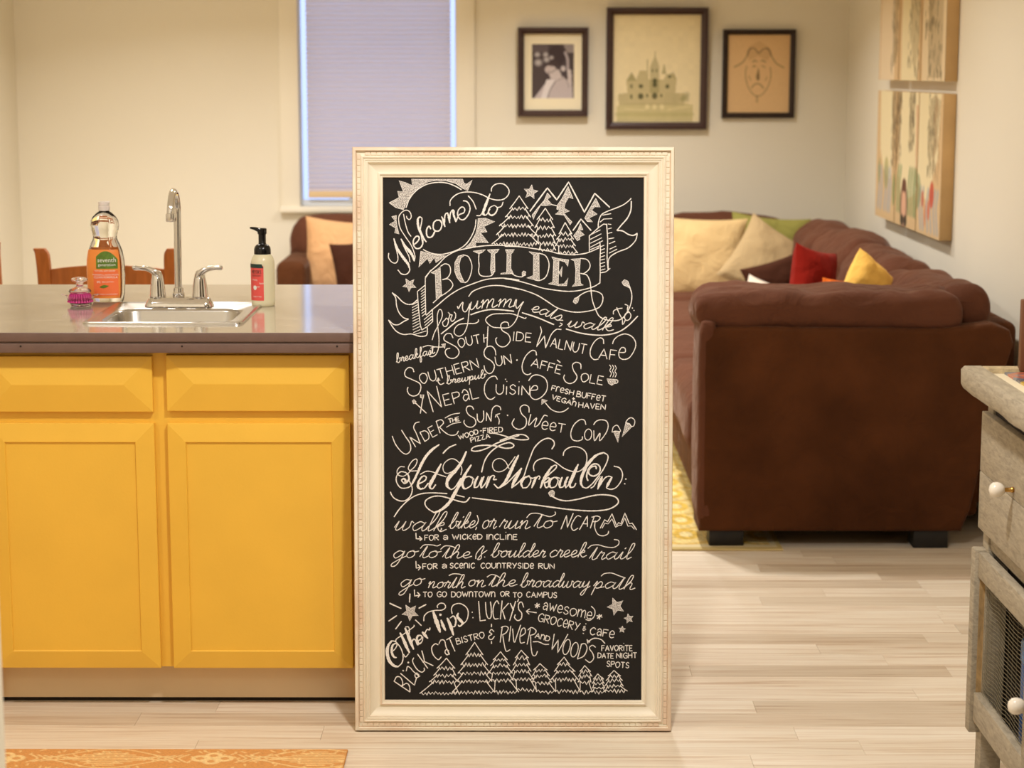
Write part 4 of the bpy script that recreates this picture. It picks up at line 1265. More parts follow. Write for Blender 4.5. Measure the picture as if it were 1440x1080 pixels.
MB().grid(lambda u, v: onh(-.0175 + .0052 * v * math.cos(2 * math.pi * u), .0485 + .0058 * v * math.sin(2 * math.pi * u), .0014), 20, 1).build('label_dot', M_white, hs, smooth=0, fix=False)

# dish brush on its clear drip dish
ky = 4.985; kx = oY(113, 427, ky).x
M_mag = mat('magenta_bristle', (206, 50, 134), .45)
M_acr = mat('clear_acrylic', (252, 240, 244), .03, trans=1.0, ior=1.45)
br = thing('dish_brush', (kx, ky, .91), 'round magenta dish brush with clear knob in a clear dish', 'brush')
MB().lathe([(.001, .001), (.020, .001), (.022, .0), (.026, .006), (.033, .0185), (.036, .026), (.0345, .026), (.0315, .0185), (.024, .008), (.001, .006)], (kx, ky, .91), 40).build('drip_dish', M_acr, br, smooth=60)
for s in (-1, 1): MB().tube([(kx + s * .033, ky, .9355), (kx + s * .041, ky, .9375), (kx + s * .047, ky, .9395)], [.005, .0048, .003], 12, 3, .5).build('dish_tab', M_acr, br)
MB().lathe([(.001, .034), (.027, .034), (.029, .037), (.026, .042), (.014, .047), (.009, .050), (.008, .055), (.0105, .0595), (.0185, .063), (.0212, .066), (.0195, .070), (.012, .072), (.001, .0725)], (kx, ky, .91), 40).build('knob', M_acr, br, smooth=60)
bb = MB()
for k in range(26):
    a = 2 * math.pi * k / 26; c_, s_ = math.cos(a), math.sin(a)
    for rr0, rr1 in ((.024, .030), (.015, .019)): bb.tube([(kx + c_ * rr0, ky + s_ * rr0, .940), (kx + c_ * (rr0 + .002), ky + s_ * (rr0 + .002), .931), (kx + c_ * rr1, ky + s_ * rr1, .919)], [.0024, .0030, .0034], 7)
bb.lathe([(.001, .028), (.024, .028), (.0245, .032), (.001, .033)], (kx, ky, .91), 30)
bb.build('bristles', M_mag, br, kind='stuff')

# ------------------------------------------------------------------ ladder back chairs behind the counter
M_wood = mat('orange_brown_wood', (176, 104, 52), .35, vary=.18, vscale=9, stretch=(6, 6, 1))
def chair(x, y, label, rz=0):
    c = thing('ladderback_chair', (x, y, 0), label, 'chair', 'wooden chairs behind the counter', (0, 0, rz))
    w = .205; sh = .46
    for s in (-1, 1):
        pts = [(s * w, -.02, 0), (s * (w), .0, .45), (s * (w), -.012, .75), (s * (w + .002), -.03, .90), (s * (w + .010), -.040, .935)]
        m = MB(); L = []
        for i, (px, py, pz) in enumerate(cr(pts, 6)):
            t = min(1, max(0, (.957 - pz) / .05)); hw = .021 * (.35 + .65 * min(1, ((.957 - pz) / .04)) ** .5) if pz > .915 else .021
            L.append([(px - hw, py - .013, pz), (px + hw, py - .013, pz), (px + hw, py + .013, pz), (px - hw, py + .013, pz)])
        m.loops(L); m.build('back_post', M_wood, c, local=True, smooth=50)
        MB().loops([[(s * (w + .01) + dx * k, .40 + dy * k, z) for dx, dy in ((-.019, -.019), (.019, -.019), (.019, .019), (-.019, .019))] for z, k in ((0, .8), (.44, 1))]).build('leg', M_wood, c, local=True)
    for z0, z1 in ((.795, .865), (.66, .715), (.535, .585)):
        m = MB(); L = []
        for i in range(13):
            u = -1 + i / 6; yy = -.018 - .022 * (1 - u * u); hz = .016 * (1 - abs(u) ** 2)
            L.append([(u * (w - .015), yy - .008, z0 + .3 * hz), (u * (w - .015), yy + .008, z0 + .3 * hz), (u * (w - .015), yy + .008, z1 + hz), (u * (w - .015), yy - .008, z1 + hz)])
        m.loops(L); m.build('back_slat', M_wood, c, local=True, smooth=40)
    MB().bbox(-.225, .225, .0, .44, sh - .025, sh, .01, 3).build('seat', M_wood, c, local=True)
    ap = MB(); ap.box(-.19, .19, .39, .41, .38, .435); ap.box(-.21, -.19, .02, .40, .38, .435); ap.box(.19, .21, .02, .40, .38, .435); ap.build('seat_rail', M_wood, c, local=True)
    for z in (.16, .26):
        MB().tube([(-w, -.01, z), (w, -.01, z)], .010, 10).build('stretcher', M_wood, c, local=True)
        for s in (-1, 1): MB().tube([(s * w, -.01, z + .03), (s * (w + .01), .40, z + .03)], .010, 10).build('stretcher', M_wood, c, local=True)
pc = oY(153, 358, 6.38)
chair(pc.x, 6.38, 'orange-brown wooden ladderback chair whose top shows behind the dish soap bottle and faucet')
pc = oY(-92, 370, 6.6)
chair(pc.x, 6.6, 'orange-brown wooden chair at the left edge of the frame, only one post showing')
# ------------------------------------------------------------------ sofa
def suede(name, rgb, vy=.10):
    m = bpy.data.materials.new(name); m.use_nodes = True; g = N(m); b = g.n['Principled BSDF']
    ge = g.a('ShaderNodeNewGeometry'); c = lin(rgb)
    n1 = g.a('ShaderNodeTexNoise', inp={'Scale': 5.0, 'Detail': 6.0}); g.l(ge.outputs['Position'], n1.inputs['Vector'])
    rp = g.ramp([(.3, tuple(v * (1 - vy) for v in c)), (.7, tuple(v * (1 + vy * 1.6) for v in c))]); g.l(n1.outputs['Fac'], rp.inputs[0]); g.l(rp.outputs[0], b.inputs['Base Color'])
    b.inputs['Roughness'].default_value = .95; b.inputs['Specular IOR Level'].default_value = .15
    b.inputs['Sheen Weight'].default_value = .3; b.inputs['Sheen Roughness'].default_value = .35; b.inputs['Sheen Tint'].default_value = (.5, .38, .31, 1)
    n2 = g.a('ShaderNodeTexNoise', inp={'Scale': 11.0, 'Detail': 4.0, 'Distortion': 1.2}); g.l(ge.outputs['Position'], n2.inputs['Vector'])
    bp = g.a('ShaderNodeBump', inp={'Strength': .5, 'Distance': .022}); g.l(n2.outputs['Fac'], bp.inputs['Height']); g.l(bp.outputs[0], b.inputs['Normal'])
    return m
M_sofa = suede('brown_microsuede', (76, 42, 20), .24); M_sofa2 = suede('brown_cushion_fabric', (92, 55, 38))
M_leg = mat('black_sofa_leg', (16, 12, 10), .5)
sofa = thing('sectional_sofa', (1.0, 8.0, 0), 'large dark brown suede sectional sofa along the back and right walls', 'sofa')
# near arm: a panel that narrows towards the floor at its wall side
AY0, AY1 = 6.10, 6.30
out = [(.572, .055), (1.405, .055), (1.43, .12), (1.475, .35), (1.520, .56), (1.548, .66), (1.535, .70), (1.48, .722), (1.40, .712), (1.30, .707), (.95, .708), (.66, .712), (.60, .706), (.570, .68)]
m = MB(); L = []
cxm, czm = 1.0, .38
def inset(k): return [(x + math.copysign(min(abs(cxm - x), k), cxm - x), z + math.copysign(min(abs(czm - z), k), czm - z)) for x, z in out]
for y, k in ((AY0 + .020, 0), (AY0 + .006, .004), (AY0, .016)): L.append([(x, y, z) for x, z in inset(k)])
L = [[(x, AY1, z) for x, z in inset(0)]] + L
m.loops(L); m.build('arm_panel', M_sofa, sofa, smooth=50)
def wr(amp, fx_, fz_, ph=0):
    def f(w):
        w = w.copy(); w.z += amp * math.sin(w.x * fx_ + ph + 2.5 * w.y) * max(0, w.z * 8 + .3); return w
    return f
c = soft((.972, 6.29, .748), (.83, .34, .128), .055, (0, .0, .004), .015, 9, 1, 30, wr(.006, 19, 0)); c.build('arm_cushion', M_sofa2, sofa, smooth=80)
soft((.593, 6.225, .40), (.055, .25, .66), .024, (.004, 0, 0), .003, 6, 2, 12).build('arm_front', M_sofa2, sofa, smooth=80)
# bases
rxr_ = .80
MB().bbox(.60, 1.50, 6.30, 10.03, .06, .27, .02, 3).build('seat_base', M_sofa, sofa)
MB().bbox(-1.10, .60, 9.15, 10.03, .06, .27, .02, 3).build('seat_base', M_sofa, sofa)
MB().bbox(1.44, 1.61, 6.31, 10.03, .10, .70, .03, 4).build('back_panel', M_sofa, sofa)
MB().bbox(-1.10, 1.44, 9.90, 10.05, .10, .70, .03, 4).build('back_panel', M_sofa, sofa)
MB().bbox(-1.14, -1.0, 9.18, 10.04, .06, .62, .04, 4).build('arm_panel', M_sofa, sofa)
for i, (y0, y1) in enumerate(((6.31, 7.24), (7.25, 8.18), (8.19, 9.12))):
    soft((.90, (y0 + y1) / 2, .355), (.70, y1 - y0, .19), .05, (.0, 0, .02), .008, 5, 10 + i, 14).build('seat_cushion', M_sofa2, sofa, smooth=80)
for i, (x0, x1) in enumerate(((-1.0, -.20), (-.19, .60), (.61, 1.42))):
    soft(((x0 + x1) / 2, 9.48, .355), (x1 - x0, .70, .19), .05, (0, 0, .02), .008, 5, 20 + i, 14).build('seat_cushion', M_sofa2, sofa, smooth=80)
def puffy(c, size, seed, ang, axis, n=26):
    """loose back cushion, leaning, with creases"""
    mtx = Matrix.Rotation(R(ang), 3, axis)
    def f(w):
        w = w.copy(); t = w.y if axis == 'Y' else w.x
        w.z += .016 * noise.noise(Vector((w.x * 2 + seed, w.y * 2, w.z * 3))); w += Vector((1, 1, 1)) * 0
        k = .012 * abs(noise.noise(Vector((w.x * 5, w.y * 5 + seed, w.z * 11)))); w *= (1 + k)
        return mtx @ w
    return soft(c, size, .11, (.02 if axis == 'Y' else 0, .02 if axis == 'X' else 0, .02), .02, 6, seed, n, f)
for i, (y0, y1, zt) in enumerate(((6.42, 7.20, .785), (7.18, 8.02, .80), (8.0, 8.72, .805), (8.70, 9.36, .80))):
    puffy((1.42, (y0 + y1) / 2, (.44 + zt) / 2), (.28, y1 - y0 + .02, zt - .44), 3 + i, 9, 'Y').build('back_cushion', M_sofa2, sofa, smooth=80)
# the end roll of the nearest back cushion, tucked behind the arm
soft((1.425, 6.335, .755), (.16, .30, .16), .075, (0, 0, 0), .006, 8, 9, 12).build('back_cushion', M_sofa2, sofa, smooth=80)
for i, (x0, x1) in enumerate(((-1.13, -.30), (-.30, .50), (.50, 1.36))):
    puffy(((x0 + x1) / 2, 9.80, .605), (x1 - x0 + .01, .28, .345), 13 + i, -7, 'X').build('back_cushion', M_sofa2, sofa, smooth=80)
for x, y in ((.66, 6.16), (1.31, 6.16), (.66, 9.0), (-1.05, 9.25), (-1.05, 9.95), (1.5, 9.95)):
    MB().bbox(x - .055, x + .055, y - .045, y + .045, .0078 if (-.9 < x < rxr_ or y > 9.2 and False) else 0, .062, .003).build('leg', M_leg, sofa)
MB().box(.62, 1.40, 6.2, 10.0, .045, .062).build('dust_cover', M_leg, sofa)

# ------------------------------------------------------------------ pillows
def pillow(px, py, Y, w, h, t, col, label, roll=0, tilt=-18, yaw=0, name='throw_pillow', seed=1, vy=.06, cen=None, rough=.85):
    c = cen or oY(px, py, Y)
    e = (Matrix.Rotation(R(yaw), 3, 'Z') @ Matrix.Rotation(R(tilt), 3, 'X') @ Matrix.Rotation(R(roll), 3, 'Y'))
    n = 26; m = MB()
    def pt(u, v, s):
        u = 2 * u - 1; v = 2 * v - 1
        k = max(0, (1 - u * u) * (1 - v * v)) ** .42
        x = w / 2 * u * (1 - .09 * (1 - v * v) * abs(u)); z = h / 2 * v * (1 - .09 * (1 - u * u) * abs(v))
        y = s * t / 2 * k
        if k > 0: y += s * .010 * noise.noise(Vector((u * 2.2 + seed, v * 2.2, s))) * k + s * .006 * abs(noise.noise(Vector((u * 6, v * 6 + seed, s * 2)))) * k
        return c + e @ Vector((x, y, z))
    m.grid(lambda u, v: pt(u, v, -1), n, n); m.grid(lambda u, v: pt(1 - u, v, 1), n, n)
    me_m = suede('pillow_fabric_' + label.split()[0], col, vy)
    me_m.node_tree.nodes['Principled BSDF'].inputs['Sheen Weight'].default_value = .15
    return m.build(name, me_m, None, label, smooth=80, cat='pillow', group='throw pillows on the sofa', org=c, fix=True)
pillow(976, 364, 9.42, .50, .42, .15, (218, 186, 132), 'cream-yellow square pillow, leftmost on the right part of the sofa', 3, -16, 0, seed=3)
pillow(1082, 359, 9.62, .40, .40, .12, (152, 146, 76), 'olive green pillow behind the tan linen pillow', 6, -14, 8, seed=5)
pillow(1080, 372, 9.20, .37, .37, .13, (186, 160, 118), 'tan linen pillow tilted on one corner in front of the green pillow', 36, -24, 12, seed=8)
pillow(1072, 430, 8.60, .20, .24, .09, (232, 216, 196), 'small off-white pillow peeking over the sofa arm', 20, -25, 0, seed=2)
pillow(1143, 398, 7.45, .23, .27, .12, (134, 26, 16), 'small deep red pillow leaning on the back cushion', 14, -6, 40, seed=4)
pillow(1219, 401, 6.78, .185, .19, .11, (236, 186, 92), 'golden yellow pillow with its corner up, nearest the arm', 38, -10, 36, seed=6)
pillow(1172, 408, 6.9, .09, .08, .05, (200, 96, 30), 'small orange pillow just showing between the red and yellow ones', 10, -20, 0, seed=7)
pillow(1100, 402, 8.9, .36, .26, .13, (70, 38, 24), 'dark brown pillow between the tan and the red pillows', -14, -14, 20, seed=9)
pillow(487, 366, 9.45, .42, .40, .15, (200, 154, 108), 'tan suede pillow at the left end of the sofa', 4, -10, 0, seed=11)
pillow(508, 388, 9.20, .26, .34, .11, (58, 30, 18), 'very dark brown pillow in front of the tan suede pillow', -8, -10, 0, seed=12)

# ------------------------------------------------------------------ painted prints (colour attribute on a fine grid)
class Art:
    def __init__(s, w, h, col):
        s.w, s.h = w, h; s.a = np.zeros((h, w, 3)); s.a[:] = lin(col); s.Y, s.X = np.mgrid[0:h, 0:w].astype(float); s.X += .5; s.Y += .5
    def mix(s, mask, col, op=1.0):
        m = (mask * op)[..., None]; s.a = s.a * (1 - m) + np.array(lin(col)) * m
    def poly(s, pts, col, op=1.0):
        m = np.zeros((s.h, s.w), bool); n = len(pts)
        for i in range(n):
            (x0, y0), (x1, y1) = pts[i], pts[(i + 1) % n]
            if y0 == y1: continue
            c = ((s.Y > y0) != (s.Y > y1)) & (s.X < (x1 - x0) * (s.Y - y0) / (y1 - y0) + x0); m ^= c
        s.mix(m.astype(float), col, op)
    def ell(s, cx, cy, rx, ry, col, op=1.0, soft=.15):
        d = np.sqrt(((s.X - cx) / rx) ** 2 + ((s.Y - cy) / ry) ** 2); s.mix(np.clip((1 - d) / soft, 0, 1), col, op)
    def line(s, pts, w, col, op=1.0):
        if len(pts) > 2: pts = cr(pts, 8)
        D = np.full((s.h, s.w), 1e9)
        for (x0, y0), (x1, y1) in zip(pts[:-1], pts[1:]):
            dx, dy = x1 - x0, y1 - y0; L = dx * dx + dy * dy or 1
            t = np.clip(((s.X - x0) * dx + (s.Y - y0) * dy) / L, 0, 1); D = np.minimum(D, np.hypot(s.X - x0 - t * dx, s.Y - y0 - t * dy))
        s.mix(np.clip(1 - (D - w / 2 + .5), 0, 1), col, op)
    def noise(s, amt, seed=0, blk=1):
        r = np.random.RandomState(seed).randn((s.h + blk - 1) // blk, (s.w + blk - 1) // blk); r = np.kron(r, np.ones((blk, blk)))[:s.h, :s.w]; s.a = np.clip(s.a * (1 + amt * r[..., None]), 0, 1)
    def mesh(s, P):
        """P(u, v) -> point, u right, v down, 0..1"""
        m = MB(); h, w = s.h, s.w
        m.v = [tuple(P((i + .5) / w if 0 < i < w - 1 else (0 if i == 0 else 1), (j + .5) / h if 0 < j < h - 1 else (0 if j == 0 else 1))) for j in range(h) for i in range(w)]
        m.f = [(j * w + i, j * w + i + 1, (j + 1) * w + i + 1, (j + 1) * w + i) for j in range(h - 1) for i in range(w - 1)]
        return m
    def build(s, name, m, P, parent, label=None, local=False):
        o = s.mesh(P).build(name, m, parent, label, local=local, smooth=0, fix=False)
        at = o.data.color_attributes.new('Col', 'FLOAT_COLOR', 'POINT'); at.data.foreach_set('color', np.concatenate([s.a.reshape(-1, 3), np.ones((s.w * s.h, 1))], 1).ravel()); return o
M_art = art_mat('printed_paper', .75)
M_fr1 = mat('brown_black_frame', (54, 38, 34), .3, vary=.1, vscale=20)
M_fr2 = mat('dark_brown_frame', (66, 46, 42), .32); M_fr3 = mat('black_brown_frame', (42, 27, 19), .4)
M_mat = mat('cream_mount', (246, 234, 202), .8)
M_pg = mat('picture_glass', (255, 255, 255), .05, trans=1.0, ior=1.05)
def picture(label, X0, Y0, X1, Y1, fwpx, m, depth, tilt, artfn, mount=None, aw=90):
    Yp = YB - .001; p0 = oY(X0, Y0, Yp - depth); p1 = oY(X1, Y1, Yp - depth)
    w, h = p1.x - p0.x, p0.z - p1.z; c = Vector(((p0.x + p1.x) / 2, YB - .002, p1.z)); fw_ = fwpx / 277.0
    t = thing('framed_picture', c, label, 'picture', 'framed pictures on the back wall', (R(tilt), 0, 0))
    mo = MB(); pr = [(0, 0), (0, depth * .8), (.004, depth), (fw_ * .45, depth), (fw_ * .6, depth * .8), (fw_ - .003, depth * .62), (fw_, depth * .55), (fw_, 0)]
    L = []
    for s_, hh in pr: L.append([(-w / 2 + s_, -hh, s_), (w / 2 - s_, -hh, s_), (w / 2 - s_, -hh, h - s_), (-w / 2 + s_, -hh, h - s_)])
    for side in range(4):
        q = MB(); a, b_ = side, (side + 1) % 4
        q.loops([[l[a] for l in L], [l[b_] for l in L]]); q.build('frame_rail', m, t, local=True, smooth=0)
    x0, x1, z0, z1 = -w / 2 + fw_, w / 2 - fw_, fw_, h - fw_
    MB().box(x0 - .003, x1 + .003, -.004, -.001, z0 - .003, z1 + .003).build('backing_board', M_mat, t, local=True, smooth=0)
    if mount:
        l_, r_, tp_, bt = mount
        mm = MB(); a0, a1, b0, b1 = x0 + (x1 - x0) * l_, x1 - (x1 - x0) * r_, z0 + (z1 - z0) * bt, z1 - (z1 - z0) * tp_
        for q in ((x0, a0, z0, z1), (a1, x1, z0, z1), (a0, a1, z0, b0), (a0, a1, b1, z1)): mm.box(q[0], q[1], -.0065, -.004, q[2], q[3])
        mm.build('mount', M_mat, t, 'cream card mount', local=True, smooth=0); x0, x1, z0, z1 = a0, a1, b0, b1
    ar = artfn(aw, int(aw * (z1 - z0) / (x1 - x0)))
    ar.build('print', M_art, lambda u, v: (x0 + (x1 - x0) * u, -.0045, z1 - (z1 - z0) * v), t, local=True)
    return t
def art_photo(w, h):
    a = Art(w, h, (74, 62, 64)); k = w / 430.0; f = lambda P: [((x - 280) * k, (y - 245) * k) for x, y in P]
    a.poly(f([(280, 470), (400, 470), (400, 640), (280, 790)]), (78, 66, 66)); a.poly(f([(600, 245), (715, 245), (715, 330), (640, 330)]), (150, 138, 136)); a.poly(f([(640, 330), (715, 330), (700, 640), (670, 600)]), (74, 62, 62))
    a.poly(f([(280, 245), (450, 245), (440, 330), (280, 320)]), (98, 86, 88))
    a.poly(f([(420, 640), (500, 560), (600, 570), (690, 640), (700, 790), (300, 790), (400, 660)]), (196, 184, 184))
    a.poly(f([(430, 600), (520, 600), (440, 790), (370, 790)]), (226, 218, 218)); a.line(f([(520, 620), (470, 700), (440, 790)]), 12 * k, (90, 76, 78), .8)
    a.ell(*f([(470, 500)])[0], 62 * k, 48 * k, (200, 186, 184)); a.poly(f([(470, 500), (560, 500), (590, 590), (470, 590)]), (198, 186, 184)); a.ell(*f([(520, 555)])[0], 66 * k, 40 * k, (206, 194, 192))
    a.ell(*f([(535, 360)])[0], 95 * k, 115 * k, (62, 48, 50)); a.ell(*f([(490, 440)])[0], 60 * k, 30 * k, (70, 54, 54), .8); a.line(f([(440, 520), (480, 530), (520, 500)]), 9 * k, (80, 60, 60), .7)
    for x, y, r in ((335, 350, 34), (345, 430, 46), (420, 350, 32), (430, 400, 36), (480, 380, 26)): a.ell(*f([(x, y)])[0], r * k * 1.15, r * k, (206, 198, 198), .85, .8)
    a.line(f([(620, 330), (645, 400), (650, 500), (680, 560)]), 26 * k, (176, 164, 166)); a.ell(*f([(600, 490)])[0], 26 * k, 30 * k, (200, 190, 190)); a.poly(f([(640, 500), (680, 500), (690, 640), (650, 620)]), (206, 194, 192))
    a.line(f([(540, 610), (620, 590), (660, 680)]), 7 * k, (120, 104, 106), .7); a.noise(.04, 1); return a
def art_house(w, h):
    a = Art(w, h, (240, 224, 180)); k = w / 655.0; f = lambda P: [((x - 100) * k, (y - 122) * k) for x, y in P]; G = (150, 142, 92)
    a.poly(f([(130, 800), (200, 775), (640, 775), (705, 790), (705, 915), (130, 915)]), (196, 184, 128), .8)
    a.poly(f([(200, 610), (240, 550), (275, 600), (300, 535), (350, 535), (360, 600), (480, 600), (500, 560), (560, 560), (580, 600), (570, 700), (640, 700), (640, 790), (145, 790), (140, 710), (210, 700)]), (190, 176, 128), .85)
    a.poly(f([(375, 510), (415, 420), (450, 510), (450, 700), (375, 700)]), G, .55); a.line(f([(415, 395), (415, 430)]), 5 * k, G); a.line(f([(358, 455), (360, 600)]), 9 * k, G, .7); a.poly(f([(465, 560), (483, 480), (502, 560)]), G, .7)
    a.poly(f([(200, 610), (240, 545), (275, 610)]), G, .6); a.poly(f([(520, 560), (555, 540), (580, 610)]), G, .4)
    for x, y, rx, ry in ((397, 535, 6, 14), (426, 535, 6, 14), (415, 610, 18, 22), (415, 640, 18, 20), (310, 650, 18, 16), (240, 650, 8, 18), (240, 728, 9, 20), (310, 725, 22, 24), (415, 722, 22, 26), (358, 720, 8, 16), (510, 652, 16, 18), (526, 580, 13, 12), (465, 720, 8, 14)): a.ell(*f([(x, y)])[0], rx * k, ry * k, (62, 66, 30), .85)
    for x in range(500, 600, 22): a.line(f([(x, 700), (x, 780)]), 4 * k, G, .6)
    for x, y in ((645, 730), (625, 745), (660, 715), (655, 750)): a.ell(*f([(x, y)])[0], 28 * k, 28 * k, (140, 136, 82), .45, .6)
    for x in (360, 415, 470): a.ell(*f([(x, 805)])[0], 18 * k, 20 * k, (236, 222, 172), .8)
    a.line(f([(190, 820), (330, 825), (350, 815)]), 12 * k, (226, 212, 160), .8); a.line(f([(520, 825), (690, 800)]), 12 * k, (226, 212, 160), .8); a.line(f([(130, 860), (705, 860)]), 30 * k, (170, 162, 100), .35)
    a.noise(.015, 2); a.noise(.015, 3, 8); return a
def art_face(w, h):
    a = Art(w, h, (226, 188, 136)); k = w / 660.0; f = lambda P: [((x - 118) * k, (y - 128) * k) for x, y in P]; D = (92, 72, 40); Md = (150, 116, 68)
    a.poly(f([(320, 330), (345, 275), (445, 300), (550, 275), (575, 330), (540, 400), (445, 350), (345, 400)]), (180, 140, 92), .35); a.poly(f([(330, 260), (445, 190), (560, 260), (445, 300)]), (184, 144, 92), .3)
    a.line(f([(190, 465), (270, 420), (320, 350), (345, 280), (400, 272), (445, 320), (490, 280), (545, 275), (580, 350), (640, 430), (715, 470)]), 13 * k, D, .62); a.line(f([(325, 340), (345, 285), (365, 270)]), 18 * k, D, .35); a.line(f([(525, 270), (560, 290), (578, 345)]), 18 * k, D, .4)
    a.line(f([(320, 460), (308, 540), (335, 660), (385, 740), (440, 772), (500, 745), (555, 660), (580, 560), (572, 470)]), 11 * k, D, .55); a.poly(f([(445, 470), (462, 560), (455, 605), (435, 605), (422, 570)]), D, .8)
    a.line(f([(385, 412), (405, 395), (425, 408)]), 14 * k, D, .6); a.line(f([(475, 402), (495, 396), (518, 415)]), 14 * k, D, .6); a.line(f([(388, 465), (402, 450), (412, 462)]), 10 * k, Md); a.line(f([(482, 452), (500, 458), (515, 470)]), 12 * k, D, .5)
    a.line(f([(378, 682), (405, 650), (440, 640), (470, 650), (502, 685)]), 14 * k, D, .6); a.line(f([(345, 560), (365, 600)]), 12 * k, Md, .6); a.line(f([(540, 570), (525, 605)]), 12 * k, Md, .6); a.line(f([(438, 770), (438, 830)]), 22 * k, D, .4)
    a.noise(.03, 5); return a
picture('small dark-framed black and white photograph in a cream mount, leftmost on the wall', 728, 38, 827, 164, 9, M_fr2, .045, 1.6, art_photo, (.135, .135, .135, .155), 110)
picture('largest dark frame, holding an old sepia drawing of a turreted house', 853, 10, 994, 182, 10, M_fr2, .036, 2.0, art_house, None, 130)
picture('dark-framed pencil drawing of a long sad face on tan paper, rightmost on the wall', 1017, 41, 1117, 166, 7.5, M_fr3, .026, 1.6, art_face, None, 110)

# ------------------------------------------------------------------ canvas panels on the right wall
M_cside = mat('canvas_side', (196, 158, 104), .8, vary=.12, vscale=6)
ys = [7.545, 8.005, 8.465, 8.93]
def bark(a, pts, seed, col=(84, 72, 46)):
    r = random.Random(seed); a.poly(pts, (150, 130, 90), .45)
    xs = [p[0] for p in pts]; yy = [p[1] for p in pts]
    for _ in range(70):
        x, y = r.uniform(min(xs), max(xs)), r.uniform(min(yy), max(yy)); a.line([(x, y), (x + r.uniform(-1.5, 1.5), y + r.uniform(2, 6))], r.uniform(.7, 1.9), col, .75)
def canvas(i, upper):
    y0, y1 = ys[i] + (.008 if i else 0), ys[i + 1] - .008; z0, z1 = (1.462, 2.02) if upper else (.858, 1.415)
    names = [['nearest', 'middle', 'farthest'][i], 'upper' if upper else 'lower']
    extra = {(0, 0): 'with blue and red flowers at its foot', (1, 0): 'with a brown owl-like shape among green leaves', (2, 0): 'with pale blue flowers at its foot', (0, 1): 'with dark speckled bark', (1, 1): 'with a broad brown bark streak', (2, 1): 'with a narrow bark streak'}[(i, int(upper))]
    t = thing('canvas_panel', (XR, (y0 + y1) / 2, z0), '%s %s birch-trunk canvas, %s' % (names[0], names[1], extra), 'painting', 'birch trunk canvases on the right wall')
    MB().bbox(XR - .05, XR - .002, y0, y1, z0, z1, .002).build('canvas_box', M_cside, t)
    W, Hh = 70, 88; a = Art(W, Hh, (214, 182, 134)); a.noise(.03, i + 5 * upper)
    CR = (232, 216, 172)
    if upper:
        if i == 0: a.poly([(0, 0), (W, 0), (W, Hh), (4, Hh)], (226, 204, 164)); bark(a, [(10, 0), (34, 0), (40, 20), (26, 60), (14, 30)], 1); bark(a, [(20, 30), (62, 20), (60, 86), (22, 86)], 2, (90, 84, 60))
        elif i == 1: a.poly([(6, 0), (64, 0), (62, Hh), (8, Hh)], CR); bark(a, [(30, 0), (64, 0), (66, 60), (52, 86), (38, 60)], 3)
        else: a.poly([(4, 0), (52, 0), (56, Hh), (4, Hh)], (228, 206, 170)); bark(a, [(44, 0), (62, 0), (66, 70), (50, 80)], 4); a.ell(8, 10, 5, 16, (150, 160, 170), .5)
    else:
        if i == 0:   # nearest: u runs from far to near
            a.poly([(0, 0), (64, 0), (58, 40), (30, 66), (24, 66), (0, 56)], CR); bark(a, [(32, 4), (52, 0), (48, 30), (36, 46), (28, 34)], 6); bark(a, [(50, 2), (62, 4), (56, 26), (44, 50)], 7, (170, 140, 100))
            for x in (12, 20, 34, 44, 54, 62): a.line([(x, 60), (x - 4, 70), (x + 1, 84)], 5, (158, 166, 172), .7)
            a.ell(44, 62, 7, 9, (196, 70, 44), .9); a.ell(18, 66, 4, 6, (190, 80, 50), .8); a.ell(36, 72, 4, 7, (206, 96, 60), .8); a.ell(26, 76, 3, 8, (200, 90, 60), .6); a.ell(2, 62, 10, 12, (96, 132, 84), .6)
        elif i == 1:
            a.poly([(14, 0), (70, 0), (70, 62), (60, 66), (22, 72), (8, 50)], CR); a.poly([(62, 8), (70, 8), (70, 60), (66, 60)], (218, 182, 140)); bark(a, [(40, 0), (58, 0), (50, 34), (42, 34)], 8); bark(a, [(0, 0), (14, 0), (4, 46), (0, 46)], 9)
            for x in (6, 14, 44, 52, 60, 66): a.line([(x + 4, 50), (x, 62), (x + 2, 78)], 5, (104, 138, 88), .75)
            a.ell(30, 74, 13, 17, (92, 60, 40)); a.ell(30, 75, 9, 14, (216, 168, 136)); a.ell(30, 61, 8, 5, (104, 62, 40)); a.ell(25, 84, 6, 4, (62, 50, 34)); a.ell(36, 84, 6, 4, (62, 50, 34))
        else:
            a.poly([(10, 0), (54, 0), (58, 56), (48, 60), (28, 54), (14, 40)], CR); bark(a, [(52, 0), (70, 0), (64, 50), (58, 40)], 10)
            for x in (10, 20, 34, 44, 52): a.line([(x, 54), (x + 3, 66), (x, 80)], 6, (160, 170, 178), .75)
            a.ell(38, 56, 9, 12, (150, 146, 70), .6); a.ell(12, 56, 4, 10, (120, 140, 90), .7); a.ell(66, 66, 5, 12, (110, 140, 80), .7)
    a.build('painted_face', M_art, lambda u, v: (XR - .0505, y1 - (y1 - y0) * u, z1 - (z1 - z0) * v), t)
for i in range(3): canvas(i, False); canvas(i, True)

